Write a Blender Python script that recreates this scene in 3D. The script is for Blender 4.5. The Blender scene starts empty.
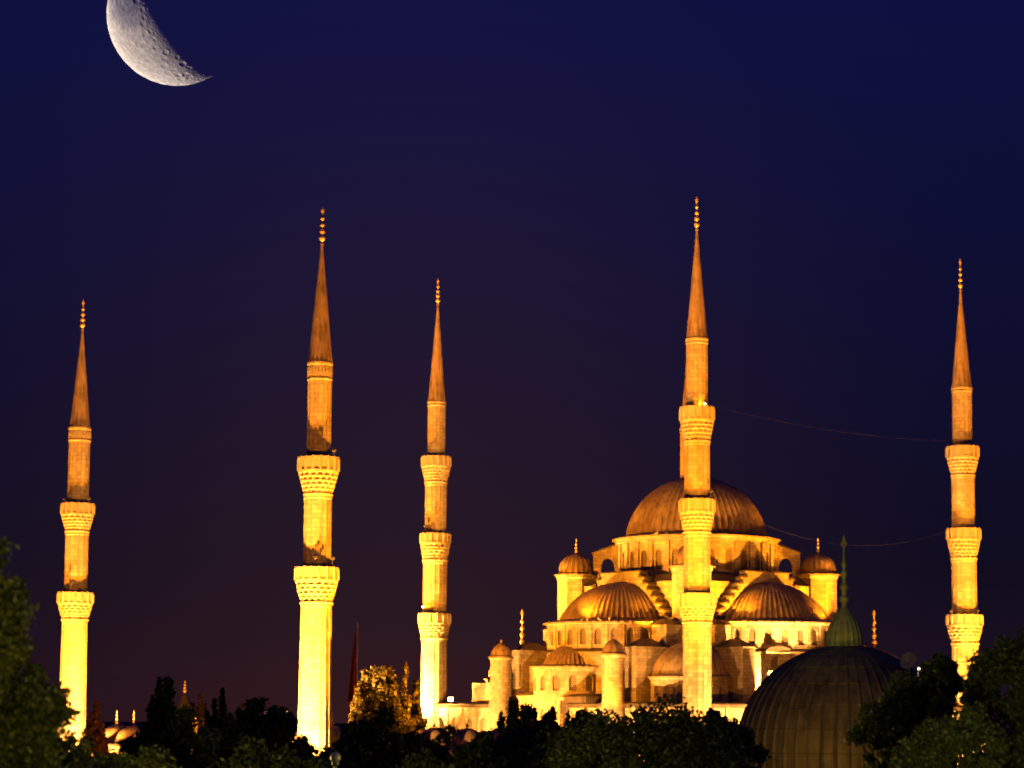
import bpy, bmesh, math, random
import numpy as np
from mathutils import Vector, Matrix

random.seed(7)
S = bpy.context.scene
COL = S.collection
PI = math.pi
R = math.radians

# ------------------------------------------------------------------ camera
F = 2150.0                       # focal length in pixels of a 1024 px wide frame
CAMZ = 10.0
PRIN = 384 + 128                 # the lens is shifted up: the optical axis meets the picture below its middle
PITCH = math.atan((717 - PRIN) / F)
ROLL = R(0.42)
cam_d = bpy.data.cameras.new('camera')
cam = bpy.data.objects.new('camera', cam_d)
COL.objects.link(cam)
CAM_R = Matrix.Rotation(PI / 2 + PITCH, 3, 'X') @ Matrix.Rotation(ROLL, 3, 'Z')
cam.matrix_world = Matrix.Translation((0, 0, CAMZ)) @ CAM_R.to_4x4()
cam_d.sensor_width = 36.0
cam_d.lens = F / 1024 * 36.0
cam_d.shift_y = (PRIN - 384) / 1024
cam_d.clip_start = 0.5
cam_d.clip_end = 20000
cam_d.dof.use_dof = True
cam_d.dof.focus_distance = 290
cam_d.dof.aperture_fstop = 1.6
S.camera = cam


def at(px, py, Y):
    """world point on the line of sight through a pixel, Y metres in front"""
    d = CAM_R @ Vector(((px - 512) / F, (PRIN - py) / F, -1.0))
    t = Y / d.y
    return Vector((d.x * t, Y, CAMZ + d.z * t))


# ------------------------------------------------------------------ world
W = bpy.data.worlds.new('World')
S.world = W
W.use_nodes = True
nt = W.node_tree
for n in list(nt.nodes):
    nt.nodes.remove(n)


def srgb(r, g, b):
    f = lambda c: (c / 255 / 12.92) if c / 255 <= 0.04045 else ((c / 255 + 0.055) / 1.055) ** 2.4
    return (f(r), f(g), f(b), 1)


def ramp(node, stops):
    cr = node.color_ramp
    while len(cr.elements) > 1:
        cr.elements.remove(cr.elements[-1])
    cr.elements[0].position = stops[0][0]
    cr.elements[0].color = stops[0][1]
    for p, c in stops[1:]:
        e = cr.elements.new(p)
        e.color = c


out = nt.nodes.new('ShaderNodeOutputWorld')
bg = nt.nodes.new('ShaderNodeBackground')
tc = nt.nodes.new('ShaderNodeTexCoord')
sep = nt.nodes.new('ShaderNodeSeparateXYZ')
nt.links.new(tc.outputs['Generated'], sep.inputs[0])
up = nt.nodes.new('ShaderNodeMapRange')
up.inputs['From Min'].default_value = 0.0
up.inputs['From Max'].default_value = 0.34
nt.links.new(sep.outputs['Z'], up.inputs['Value'])
warm = nt.nodes.new('ShaderNodeValToRGB')
ramp(warm, [(0, srgb(50, 25, 28)), (0.14, srgb(41, 24, 33)), (0.35, srgb(36, 23, 40)), (0.6, srgb(30, 22, 51)), (0.85, srgb(22, 20, 62)), (1, srgb(18, 18, 67))])
cool = nt.nodes.new('ShaderNodeValToRGB')
ramp(cool, [(0, srgb(30, 16, 28)), (0.2, srgb(17, 13, 31)), (0.5, srgb(15, 14, 46)), (0.8, srgb(14, 16, 58)), (1, srgb(13, 16, 66))])
nt.links.new(up.outputs[0], warm.inputs[0])
nt.links.new(up.outputs[0], cool.inputs[0])
# town glow is centred a little left of the mosque
off = nt.nodes.new('ShaderNodeMath'); off.operation = 'ADD'; off.inputs[1].default_value = 0.045
nt.links.new(sep.outputs['X'], off.inputs[0])
ab = nt.nodes.new('ShaderNodeMath'); ab.operation = 'ABSOLUTE'
nt.links.new(off.outputs[0], ab.inputs[0])
side = nt.nodes.new('ShaderNodeMapRange'); side.interpolation_type = 'SMOOTHSTEP'
side.inputs['From Min'].default_value = 0.0
side.inputs['From Max'].default_value = 0.265
nt.links.new(ab.outputs[0], side.inputs['Value'])
mx = nt.nodes.new('ShaderNodeMixRGB')
nt.links.new(side.outputs[0], mx.inputs['Fac'])
nt.links.new(warm.outputs[0], mx.inputs['Color1'])
nt.links.new(cool.outputs[0], mx.inputs['Color2'])
nt.links.new(mx.outputs[0], bg.inputs['Color'])
bg.inputs['Strength'].default_value = 1.0
nt.links.new(bg.outputs[0], out.inputs[0])

S.view_settings.view_transform = 'Standard'
S.view_settings.look = 'None'
S.view_settings.exposure = 0
S.view_settings.gamma = 1
S.view_settings.use_curve_mapping = False
S.cycles.use_denoising = True
S.cycles.max_bounces = 5
S.cycles.diffuse_bounces = 2
S.cycles.transparent_max_bounces = 12
S.cycles.filter_width = 1.9
S.cycles.sample_clamp_indirect = 4.0

# ------------------------------------------------------------------ sun below the horizon: it reaches only the moon
sb = R(16)
s_cam = Vector((-0.886 * math.cos(sb), -0.463 * math.cos(sb), -math.sin(sb)))
s_dir = CAM_R @ s_cam
sun_d = bpy.data.lights.new('sun', 'SUN')
sun_d.energy = 21.0
sun_d.angle = R(0.5)
sun_d.color = (1.0, 0.94, 0.85)
sun = bpy.data.objects.new('sun', sun_d)
COL.objects.link(sun)
sun.rotation_euler = s_dir.to_track_quat('Z', 'Y').to_euler()

# ------------------------------------------------------------------ floodlights (sodium)
SODIUM = (1.0, 0.285, 0.008)
HALIDE = (1.0, 0.40, 0.075)


def spot(loc, target, watts, size=60, blend=0.9, color=SODIUM, radius=0.25):
    d = bpy.data.lights.new('flood_or_added_beam', 'SPOT')
    d.energy = watts
    d.spot_size = R(size)
    d.spot_blend = blend
    d.color = color
    d.shadow_soft_size = radius
    o = bpy.data.objects.new('flood_or_added_beam', d)
    COL.objects.link(o)
    o.location = loc
    o.rotation_euler = (Vector(loc) - Vector(target)).to_track_quat('Z', 'Y').to_euler()
    return o


def point(loc, watts, color, radius=0.2):
    d = bpy.data.lights.new('lamp_light', 'POINT')
    d.energy = watts
    d.color = color
    d.shadow_soft_size = radius
    o = bpy.data.objects.new('lamp_light', d)
    COL.objects.link(o)
    o.location = loc
    return o


# ------------------------------------------------------------------ materials
def mat(name):
    m = bpy.data.materials.new(name)
    m.use_nodes = True
    t = m.node_tree
    b = t.nodes['Principled BSDF']
    return m, t, b


def N(t, kind, **kw):
    n = t.nodes.new(kind)
    for k, v in kw.items():
        setattr(n, k, v)
    return n


def noise(t, vec, scale, detail=4, rough=0.55):
    n = N(t, 'ShaderNodeTexNoise')
    n.inputs['Scale'].default_value = scale
    n.inputs['Detail'].default_value = detail
    n.inputs['Roughness'].default_value = rough
    t.links.new(vec, n.inputs['Vector'])
    return n.outputs['Fac']


def stone_mat(name, c1, c2, mortar, bw=0.95, bh=0.42, bump=0.5):
    m, t, b = mat(name)
    tcn = N(t, 'ShaderNodeTexCoord')
    br = N(t, 'ShaderNodeTexBrick')
    br.inputs['Scale'].default_value = 1.0
    br.inputs['Brick Width'].default_value = bw
    br.inputs['Row Height'].default_value = bh
    br.inputs['Mortar Size'].default_value = 0.022
    br.inputs['Mortar Smooth'].default_value = 0.3
    br.inputs['Bias'].default_value = 0.0
    br.inputs['Color1'].default_value = c1
    br.inputs['Color2'].default_value = c2
    br.inputs['Mortar'].default_value = mortar
    t.links.new(tcn.outputs['UV'], br.inputs['Vector'])
    n1 = noise(t, tcn.outputs['Object'], 0.45, 6, 0.62)
    r1 = N(t, 'ShaderNodeValToRGB')
    ramp(r1, [(0.3, (0.55, 0.52, 0.47, 1)), (0.55, (1, 1, 1, 1)), (0.75, (1.0, 0.97, 0.9, 1))])
    t.links.new(n1, r1.inputs[0])
    mul = N(t, 'ShaderNodeMixRGB', blend_type='MULTIPLY')
    mul.inputs['Fac'].default_value = 0.75
    t.links.new(br.outputs['Color'], mul.inputs['Color1'])
    t.links.new(r1.outputs[0], mul.inputs['Color2'])
    # rain streaks running down the face
    mp = N(t, 'ShaderNodeMapping')
    mp.inputs['Scale'].default_value = (1.6, 1.6, 0.12)
    t.links.new(tcn.outputs['Object'], mp.inputs['Vector'])
    n2 = noise(t, mp.outputs[0], 1.0, 5, 0.6)
    r2 = N(t, 'ShaderNodeValToRGB')
    ramp(r2, [(0.36, (0.62, 0.58, 0.52, 1)), (0.52, (1, 1, 1, 1))])
    t.links.new(n2, r2.inputs[0])
    mul2 = N(t, 'ShaderNodeMixRGB', blend_type='MULTIPLY')
    mul2.inputs['Fac'].default_value = 0.55
    t.links.new(mul.outputs[0], mul2.inputs['Color1'])
    t.links.new(r2.outputs[0], mul2.inputs['Color2'])
    t.links.new(mul2.outputs[0], b.inputs['Base Color'])
    b.inputs['Roughness'].default_value = 0.88
    bp = N(t, 'ShaderNodeBump')
    bp.inputs['Strength'].default_value = bump
    bp.inputs['Distance'].default_value = 0.05
    n3 = noise(t, tcn.outputs['Object'], 3.0, 5)
    add = N(t, 'ShaderNodeMath', operation='SUBTRACT')
    t.links.new(n3, add.inputs[0])
    t.links.new(br.outputs['Fac'], add.inputs[1])
    t.links.new(add.outputs[0], bp.inputs['Height'])
    t.links.new(bp.outputs[0], b.inputs['Normal'])
    return m


def plain_mat(name, col, rough=0.6, metal=0.0, var=0.35, scale=1.2, bump=0.0):
    m, t, b = mat(name)
    tcn = N(t, 'ShaderNodeTexCoord')
    n1 = noise(t, tcn.outputs['Object'], scale, 5)
    r1 = N(t, 'ShaderNodeValToRGB')
    lo = tuple(c * (1 - var) for c in col[:3]) + (1,)
    hi = tuple(min(1, c * (1 + var * 0.5)) for c in col[:3]) + (1,)
    ramp(r1, [(0.3, lo), (0.7, hi)])
    t.links.new(n1, r1.inputs[0])
    t.links.new(r1.outputs[0], b.inputs['Base Color'])
    b.inputs['Roughness'].default_value = rough
    b.inputs['Metallic'].default_value = metal
    if bump:
        bp = N(t, 'ShaderNodeBump')
        bp.inputs['Strength'].default_value = bump
        bp.inputs['Distance'].default_value = 0.05
        t.links.new(noise(t, tcn.outputs['Object'], scale * 6, 4), bp.inputs['Height'])
        t.links.new(bp.outputs[0], b.inputs['Normal'])
    return m


def lead_mat(name, col, rough=0.55):
    """weathered lead sheet: streaks down the slope and patches"""
    m, t, b = mat(name)
    tcn = N(t, 'ShaderNodeTexCoord')
    n1 = noise(t, tcn.outputs['Object'], 0.6, 6, 0.65)
    mp = N(t, 'ShaderNodeMapping')
    mp.inputs['Scale'].default_value = (2.5, 2.5, 0.35)
    t.links.new(tcn.outputs['Object'], mp.inputs['Vector'])
    n2 = noise(t, mp.outputs[0], 1.0, 4)
    av = N(t, 'ShaderNodeMath', operation='ADD')
    t.links.new(n1, av.inputs[0])
    t.links.new(n2, av.inputs[1])
    r1 = N(t, 'ShaderNodeValToRGB')
    ramp(r1, [(0.38, tuple(c * 0.5 for c in col) + (1,)), (0.5, tuple(col) + (1,)), (0.62, tuple(c * 1.35 for c in col) + (1,))])
    half = N(t, 'ShaderNodeMath', operation='MULTIPLY')
    half.inputs[1].default_value = 0.5
    t.links.new(av.outputs[0], half.inputs[0])
    t.links.new(half.outputs[0], r1.inputs[0])
    t.links.new(r1.outputs[0], b.inputs['Base Color'])
    b.inputs['Roughness'].default_value = rough
    b.inputs['Metallic'].default_value = 0.25
    bp = N(t, 'ShaderNodeBump')
    bp.inputs['Strength'].default_value = 0.35
    bp.inputs['Distance'].default_value = 0.08
    t.links.new(n1, bp.inputs['Height'])
    t.links.new(bp.outputs[0], b.inputs['Normal'])
    return m


def leaf_mat(name, c1, c2):
    m, t, b = mat(name)
    g = N(t, 'ShaderNodeNewGeometry')
    r1 = N(t, 'ShaderNodeValToRGB')
    ramp(r1, [(0.0, tuple(c * 0.5 for c in c1) + (1,)), (0.55, c1 + (1,)), (0.85, c2 + (1,)), (1.0, tuple(c * 1.7 for c in c2) + (1,))])  # random leaf tone, spread widened to put lit-leaf highlights into the colour
    t.links.new(g.outputs['Random Per Island'], r1.inputs[0])
    t.links.new(r1.outputs[0], b.inputs['Base Color'])
    b.inputs['Roughness'].default_value = 0.55
    tr = N(t, 'ShaderNodeBsdfTranslucent')
    t.links.new(r1.outputs[0], tr.inputs['Color'])
    ms = N(t, 'ShaderNodeMixShader')
    ms.inputs[0].default_value = 0.25
    o = t.nodes['Material Output']
    t.links.new(b.outputs[0], ms.inputs[1])
    t.links.new(tr.outputs[0], ms.inputs[2])
    t.links.new(ms.outputs[0], o.inputs['Surface'])
    return m


def glow_mat(name, col, strength):
    m, t, b = mat(name)
    b.inputs['Base Color'].default_value = (0.8, 0.8, 0.8, 1)
    b.inputs['Emission Color'].default_value = col + (1,)
    b.inputs['Emission Strength'].default_value = strength
    return m


def grille_mat(name, base, dark, sx, sz):
    m, t, b = mat(name)
    tcn = N(t, 'ShaderNodeTexCoord')
    br = N(t, 'ShaderNodeTexBrick')
    br.inputs['Scale'].default_value = 1.0
    br.inputs['Brick Width'].default_value = sx
    br.inputs['Row Height'].default_value = sz
    br.inputs['Mortar Size'].default_value = 0.07
    br.inputs['Color1'].default_value = dark
    br.inputs['Color2'].default_value = dark
    br.inputs['Mortar'].default_value = base
    t.links.new(tcn.outputs['UV'], br.inputs['Vector'])
    t.links.new(br.outputs['Color'], b.inputs['Base Color'])
    b.inputs['Roughness'].default_value = 0.7
    return m


STONE = stone_mat('limestone', (0.46, 0.42, 0.34, 1), (0.30, 0.26, 0.20, 1), (0.19, 0.16, 0.13, 1))
MINSTONE = stone_mat('minaret_limestone', (0.49, 0.45, 0.36, 1), (0.34, 0.30, 0.23, 1), (0.20, 0.17, 0.13, 1), 1.0, 0.5, 0.5)
CARVED = stone_mat('carved_marble', (0.52, 0.48, 0.40, 1), (0.47, 0.43, 0.35, 1), (0.33, 0.29, 0.23, 1), 0.55, 0.5, 0.3)
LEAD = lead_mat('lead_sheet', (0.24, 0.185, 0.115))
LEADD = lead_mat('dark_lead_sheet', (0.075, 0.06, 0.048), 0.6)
BATHLEAD = lead_mat('bath_lead_sheet', (0.17, 0.128, 0.055), 0.65)
SPIRE = lead_mat('spire_lead', (0.42, 0.32, 0.20), 0.5)
BRASS = plain_mat('gilt_brass', (0.85, 0.66, 0.32), 0.42, 0.45, 0.2, 3.0)
PATINA = plain_mat('green_patina_copper', (0.36, 0.36, 0.13), 0.6, 0.2, 0.4, 2.0)
PANE = grille_mat('plaster_window_grille', (0.16, 0.13, 0.095, 1), (0.06, 0.045, 0.03, 1), 0.28, 0.28)
PIERCED = grille_mat('pierced_marble_parapet', (0.40, 0.36, 0.29, 1), (0.09, 0.07, 0.05, 1), 0.2, 0.2)
DARKPANE = grille_mat('dark_window_grille', (0.2, 0.17, 0.13, 1), (0.02, 0.018, 0.015, 1), 0.3, 0.3)
BARK = plain_mat('bark', (0.07, 0.05, 0.035), 0.9, 0, 0.5, 2.0, 0.5)
STEEL = plain_mat('painted_steel', (0.12, 0.12, 0.12), 0.45, 0.5, 0.2, 3.0)
PALESTEEL = plain_mat('pale_steel', (0.5, 0.47, 0.42), 0.45, 0.3, 0.2, 3.0)
WIRE = plain_mat('cable_sheath', (0.03, 0.03, 0.03), 0.6, 0, 0.2, 3.0)
FLAGRED = plain_mat('red_flag_cloth', (0.5, 0.03, 0.02), 0.85, 0, 0.35, 1.5)
GULL = plain_mat('gull_feathers', (0.75, 0.74, 0.72), 0.8, 0, 0.2, 6.0)
LAMPGLOW = glow_mat('lit_lamp_glass', (1.0, 0.62, 0.22), 60.0)
DIMGLOW = glow_mat('small_lamp_glass', (1.0, 0.66, 0.36), 1.5)
REDGLOW = glow_mat('reddish_lamp_glass', (1.0, 0.3, 0.16), 0.35)
LEAF_DARK = leaf_mat('dark_leaves', (0.04, 0.056, 0.016), (0.08, 0.10, 0.03))
LEAF_MID = leaf_mat('green_leaves', (0.08, 0.10, 0.016), (0.14, 0.16, 0.03))
LEAF_BLUE = leaf_mat('blue_green_leaves', (0.065, 0.09, 0.022), (0.115, 0.14, 0.038))
LEAF_OLIVE = leaf_mat('olive_leaves', (0.07, 0.07, 0.018), (0.12, 0.105, 0.03))
LEAF_RED = leaf_mat('reddish_leaves', (0.09, 0.04, 0.016), (0.12, 0.06, 0.025))


# ------------------------------------------------------------------ mesh builder
class MB:
    def __init__(self):
        self.v, self.f = [], []

    def add(self, verts, faces):
        b = len(self.v)
        self.v += [tuple(p) for p in verts]
        self.f += [tuple(i + b for i in f) for f in faces]
        return self

    def lathe(self, prof, seg=32, c=(0, 0), a0=0.0, a1=None, mod=None, cap=True):
        """prof = [(r, z)], bottom to top; mod(angle index, ring index) scales the radius"""
        full = a1 is None
        a1 = a0 + 2 * PI if full else a1
        na = seg if full else seg + 1
        vs, fs = [], []
        for j, (r, z) in enumerate(prof):
            for i in range(na):
                a = a0 + (a1 - a0) * i / seg
                k = r * (mod(i, j) if mod else 1)
                vs.append((c[0] + k * math.cos(a), c[1] + k * math.sin(a), z))
        for j in range(len(prof) - 1):
            for i in range(seg):
                i2 = (i + 1) % na if full else i + 1
                fs.append((j * na + i, j * na + i2, (j + 1) * na + i2, (j + 1) * na + i))
        if cap and full:
            if prof[0][0] > 0.02:
                fs.append(tuple(range(na - 1, -1, -1)))
            if prof[-1][0] > 0.02:
                fs.append(tuple((len(prof) - 1) * na + i for i in range(na)))
        return self.add(vs, fs)

    def box(self, x0, x1, y0, y1, z0, z1):
        vs = [(x, y, z) for z in (z0, z1) for y in (y0, y1) for x in (x0, x1)]
        return self.add(vs, [(0, 2, 3, 1), (4, 5, 7, 6), (0, 1, 5, 4), (2, 6, 7, 3), (0, 4, 6, 2), (1, 3, 7, 5)])

    def frustum(self, x0, x1, y0, y1, z0, z1, inx, iny):
        vs = [(x0, y0, z0), (x1, y0, z0), (x1, y1, z0), (x0, y1, z0),
              (x0 + inx, y0 + iny, z1), (x1 - inx, y0 + iny, z1), (x1 - inx, y1 - iny, z1), (x0 + inx, y1 - iny, z1)]
        return self.add(vs, [(3, 2, 1, 0), (4, 5, 6, 7), (0, 1, 5, 4), (1, 2, 6, 5), (2, 3, 7, 6), (3, 0, 4, 7)])

    def prism(self, poly, fn, d0, d1):
        """extrude a 2-D outline between depths; fn(a, b, d) -> xyz"""
        n = len(poly)
        vs = [fn(a, b, d0) for a, b in poly] + [fn(a, b, d1) for a, b in poly]
        fs = [tuple(range(n - 1, -1, -1)), tuple(range(n, 2 * n))]
        fs += [(i, (i + 1) % n, n + (i + 1) % n, n + i) for i in range(n)]
        return self.add(vs, fs)

    def tube(self, pts, rads, seg=8):
        pts = [Vector(p) for p in pts]
        vs, fs = [], []
        for i, p in enumerate(pts):
            d = (pts[min(i + 1, len(pts) - 1)] - pts[max(i - 1, 0)]).normalized()
            a = d.orthogonal().normalized() if abs(d.z) < 0.99 else Vector((1, 0, 0))
            a = (a - d * a.dot(d)).normalized()
            b = d.cross(a)
            for k in range(seg):
                t = 2 * PI * k / seg
                vs.append(p + (a * math.cos(t) + b * math.sin(t)) * rads[i])
        for i in range(len(pts) - 1):
            for k in range(seg):
                k2 = (k + 1) % seg
                fs.append((i * seg + k, i * seg + k2, (i + 1) * seg + k2, (i + 1) * seg + k))
        fs.append(tuple(range(seg - 1, -1, -1)))
        fs.append(tuple((len(pts) - 1) * seg + k for k in range(seg)))
        return self.add(vs, fs)

    def build(self, name, material, parent=None, smooth=None, loc=None, fix=True):
        me = bpy.data.meshes.new(name)
        me.from_pydata(self.v, [], self.f)
        if fix:
            bm = bmesh.new()
            bm.from_mesh(me)
            bmesh.ops.recalc_face_normals(bm, faces=bm.faces)
            bm.to_mesh(me)
            bm.free()
        auto_uv(me)
        if smooth is not None:
            me.shade_smooth()
            me.set_sharp_from_angle(angle=R(smooth))
        me.materials.append(material)
        o = bpy.data.objects.new(name, me)
        COL.objects.link(o)
        if parent:
            o.parent = parent
        if loc is not None:
            o.location = loc
        return o


def auto_uv(me):
    nl, npoly = len(me.loops), len(me.polygons)
    if not nl:
        return
    co = np.empty(len(me.vertices) * 3, 'f'); me.vertices.foreach_get('co', co); co = co.reshape(-1, 3)
    vi = np.empty(nl, 'i'); me.loops.foreach_get('vertex_index', vi)
    nr = np.empty(npoly * 3, 'f'); me.polygons.foreach_get('normal', nr); nr = nr.reshape(-1, 3)
    lt = np.empty(npoly, 'i'); me.polygons.foreach_get('loop_total', lt)
    nl_ = np.repeat(nr, lt, axis=0)
    p = co[vi]
    h = np.hypot(nl_[:, 0], nl_[:, 1])
    flat = h < 0.3
    hs = np.where(h < 1e-5, 1, h)
    u = (-nl_[:, 1] * p[:, 0] + nl_[:, 0] * p[:, 1]) / hs
    # neighbouring facets of a round wall get a shifted bond
    u = u + np.round(np.arctan2(nl_[:, 1], nl_[:, 0]) * 7.3, 1) * 1.37
    v = p[:, 2].copy()
    u = np.where(flat, p[:, 0], u)
    v = np.where(flat, p[:, 1], v)
    lay = me.uv_layers.new(name='UVMap')
    lay.data.foreach_set('uv', np.stack([u, v], 1).astype('f').ravel())


def empty(name, loc=(0, 0, 0), rz=0.0):
    o = bpy.data.objects.new(name, None)
    COL.objects.link(o)
    o.location = loc
    o.rotation_euler = (0, 0, rz)
    return o


def tag(o, label=None, cat=None, group=None, kind=None):
    if label: o['label'] = label
    if cat: o['category'] = cat
    if group: o['group'] = group
    if kind: o['kind'] = kind
    return o


def cap_prof(r, rise, z, n=14, top=0.0):
    """profile of a spherical cap, base radius r, height rise"""
    Rr = (r * r + rise * rise) / (2 * rise)
    amax = math.asin(min(1, r / Rr))
    if rise > Rr:
        amax = PI - amax
    zc = z + rise - Rr
    pts = []
    for i in range(n + 1):
        a = amax * (1 - i / n)
        pts.append((max(Rr * math.sin(a), top), zc + Rr * math.cos(a)))
    return pts


def ribbed(k=4, h=0.012):
    """every k-th meridian stands proud as a rolled lead seam"""
    return lambda i, j: 1 + (h if i % k == 0 else 0)


def finial_prof(z, h, r, balls=4):
    """alem: a rod with shrinking balls and a leaf-shaped tip"""
    p = [(r * 0.6, z), (r * 0.35, z + h * 0.06)]
    zz = z + h * 0.08
    step = h * 0.68 / balls
    for b in range(balls):
        br = r * (1 - 0.11 * b)
        c = zz + step * 0.5
        for a in (-1.2, -0.7, 0, 0.7, 1.2):
            p.append((max(br * math.cos(a), 0.22 * r), c + br * 1.05 * math.sin(a)))
        p.append((0.22 * r, zz + step))
        zz += step
    p += [(0.24 * r, z + h * 0.8), (0.55 * r, z + h * 0.87), (0.3 * r, z + h * 0.95), (0.01, z + h)]
    # keep heights monotonic
    q, last = [], -1e9
    for rr, hh in p:
        hh = max(hh, last + 0.004)
        q.append((rr, hh))
        last = hh
    return q


def arcade(mb, panes, fn, s0, s1, n, z0, z1, w, zsill, zspr, depth, point=1.15, skip=()):
    """wall band with n arched openings. fn(s, z, d) -> xyz, w = opening width in units of s, aspect via z"""
    for b in range(n):
        sl = s0 + (s1 - s0) * b / n
        sr = s0 + (s1 - s0) * (b + 1) / n
        c = (sl + sr) / 2
        hw = w / 2
        hz = arcade.hz * point
        arch = [(c - hw * math.cos(PI * k / 8), zspr + hz * math.sin(PI * k / 8)) for k in range(9)]
        A = lambda s, z: fn(s, z, 0)
        if b in skip:
            mb.add([A(sl, z0), A(c, z0), A(sr, z0), A(sr, z1), A(c, z1), A(sl, z1)], [(0, 1, 4, 5), (1, 2, 3, 4)])
            continue
        mb.add([A(sl, z0), A(c, z0), A(sr, z0), A(sr, zsill), A(c, zsill), A(sl, zsill)], [(0, 1, 4, 5), (1, 2, 3, 4)])
        for e, j in ((sl, c - hw), (c + hw, sr)):
            mb.add([A(e, zsill), A(j, zsill), A(j, zspr), A(e, zspr)], [(0, 1, 2, 3)])
        vs = [A(s, z) for s, z in arch] + [A(sl + (sr - sl) * k / 8, z1) for k in range(9)]
        mb.add(vs, [(k, k + 1, 10 + k, 9 + k) for k in range(8)])
        mb.add([A(sl, zspr), A(*arch[0]), A(sl, z1)], [(0, 1, 2)])
        mb.add([A(sr, zspr), A(sr, z1), A(*arch[8])], [(0, 1, 2)])
        outl = [(c - hw, zsill)] + arch + [(c + hw, zsill)]
        m = len(outl)
        vs = [fn(s, z, 0) for s, z in outl] + [fn(s, z, depth) for s, z in outl]
        mb.add(vs, [(k, (k + 1) % m, m + (k + 1) % m, m + k) for k in range(m)])
        pm = MB()
        pm.add([fn(s, z, depth * 0.92) for s, z in outl], [tuple(range(m))])
        panes.append(pm)


arcade.hz = 0.5

# ================================================================== setting: ground
g = MB()
seg = 96
gv = [(0, 300, 0)] + [(2600 * math.cos(2 * PI * i / seg), 300 + 2600 * math.sin(2 * PI * i / seg), 0) for i in range(seg)]
g.add(gv, [(0, 1 + i, 1 + (i + 1) % seg) for i in range(seg)])
ground = g.build('ground', plain_mat('dark_park_ground', (0.03, 0.03, 0.02), 0.95, 0, 0.5, 0.08))
tag(ground, 'dark park ground under the trees', 'ground', kind='structure')

# ================================================================== the moon
MD = 5000.0
MC = at(175.6, 16.6, MD)
MR = 65.2 / F * (MC - Vector((0, 0, CAMZ))).length
mm = MB()
mm.lathe([(max(MR * math.cos(a), 0.001), MR * math.sin(a)) for a in [PI * 0.5 * k / 170 - 0.03 for k in range(174)]], 420, cap=False)
mq = s_dir.to_track_quat('Z', 'Y').to_matrix()      # the day side of the globe
mv = np.array(mm.v)
crng = np.random.default_rng(5)
nrm = mv / np.linalg.norm(mv, axis=1, keepdims=True)
hgt = np.zeros(len(mv))
for q in range(900):                                 # impact craters, many small and few large
    d = crng.normal(size=3)
    d[2] = abs(d[2]) * 0.8
    d /= np.linalg.norm(d)
    cr_ = 0.016 * crng.uniform(0.08, 1.0) ** -0.62
    if cr_ > 0.065:
        cr_ = 0.065
    ang = np.arccos(np.clip(nrm @ d, -1, 1)) / cr_
    k_ = ang < 1.8
    a_ = ang[k_]
    hgt[k_] += cr_ * MR * np.where(a_ < 1, 0.26 * (a_ ** 2 - 1) + 0.09, 0.09 * np.exp(-((a_ - 1) / 0.3) ** 2)) * 0.5
mv = mv + nrm * hgt[:, None]
mm.v = [tuple(mq @ Vector(p)) for p in mv]
m, t, b = mat('moon_regolith')
tcn = N(t, 'ShaderNodeTexCoord')
mp = N(t, 'ShaderNodeMapping'); mp.inputs['Scale'].default_value = (1 / MR,) * 3
t.links.new(tcn.outputs['Object'], mp.inputs['Vector'])
# dark seas: a large basin and its ragged shores
n1 = noise(t, mp.outputs[0], 3.2, 6, 0.62)
sea = CAM_R @ Vector((-0.60, 0.12, 0.79))
ds = N(t, 'ShaderNodeVectorMath', operation='DISTANCE')
t.links.new(mp.outputs[0], ds.inputs[0])
ds.inputs[1].default_value = tuple(sea)
mad = N(t, 'ShaderNodeMath', operation='MULTIPLY_ADD')
t.links.new(n1, mad.inputs[0]); mad.inputs[1].default_value = 0.75
t.links.new(ds.outputs['Value'], mad.inputs[2])
r1 = N(t, 'ShaderNodeValToRGB')
ramp(r1, [(0.62, (0.22, 0.20, 0.20, 1)), (0.78, (0.33, 0.29, 0.28, 1)), (0.95, (0.52, 0.45, 0.39, 1))])
t.links.new(mad.outputs[0], r1.inputs[0])
n5 = noise(t, mp.outputs[0], 16, 6, 0.65)
r5 = N(t, 'ShaderNodeValToRGB')
ramp(r5, [(0.35, (0.72, 0.70, 0.68, 1)), (0.6, (1, 1, 1, 1)), (0.72, (1.25, 1.22, 1.18, 1))])
t.links.new(n5, r5.inputs[0])
mu = N(t, 'ShaderNodeMixRGB', blend_type='MULTIPLY'); mu.inputs['Fac'].default_value = 1.0
t.links.new(r1.outputs[0], mu.inputs['Color1']); t.links.new(r5.outputs[0], mu.inputs['Color2'])
n4 = noise(t, mp.outputs[0], 26, 6, 0.7)
bp = N(t, 'ShaderNodeBump'); bp.inputs['Strength'].default_value = 0.3; bp.inputs['Distance'].default_value = 4.0
t.links.new(n4, bp.inputs['Height'])
df = N(t, 'ShaderNodeBsdfDiffuse'); df.inputs['Roughness'].default_value = 1.0
t.links.new(mu.outputs[0], df.inputs['Color'])
t.links.new(bp.outputs[0], df.inputs['Normal'])
tr = N(t, 'ShaderNodeBsdfTransparent')
ad = N(t, 'ShaderNodeAddShader')                     # the lit air of the sky lies in front of the far moon
t.links.new(df.outputs[0], ad.inputs[0]); t.links.new(tr.outputs[0], ad.inputs[1])
geo = N(t, 'ShaderNodeNewGeometry')
mxs = N(t, 'ShaderNodeMixShader')
t.links.new(geo.outputs['Backfacing'], mxs.inputs[0])
t.links.new(ad.outputs[0], mxs.inputs[1]); t.links.new(tr.outputs[0], mxs.inputs[2])
t.links.new(mxs.outputs[0], t.nodes['Material Output'].inputs['Surface'])
moon = mm.build('moon', m, None, 60, MC)
tag(moon, 'pale grey crescent moon lit along its lower left limb', 'moon')


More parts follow.
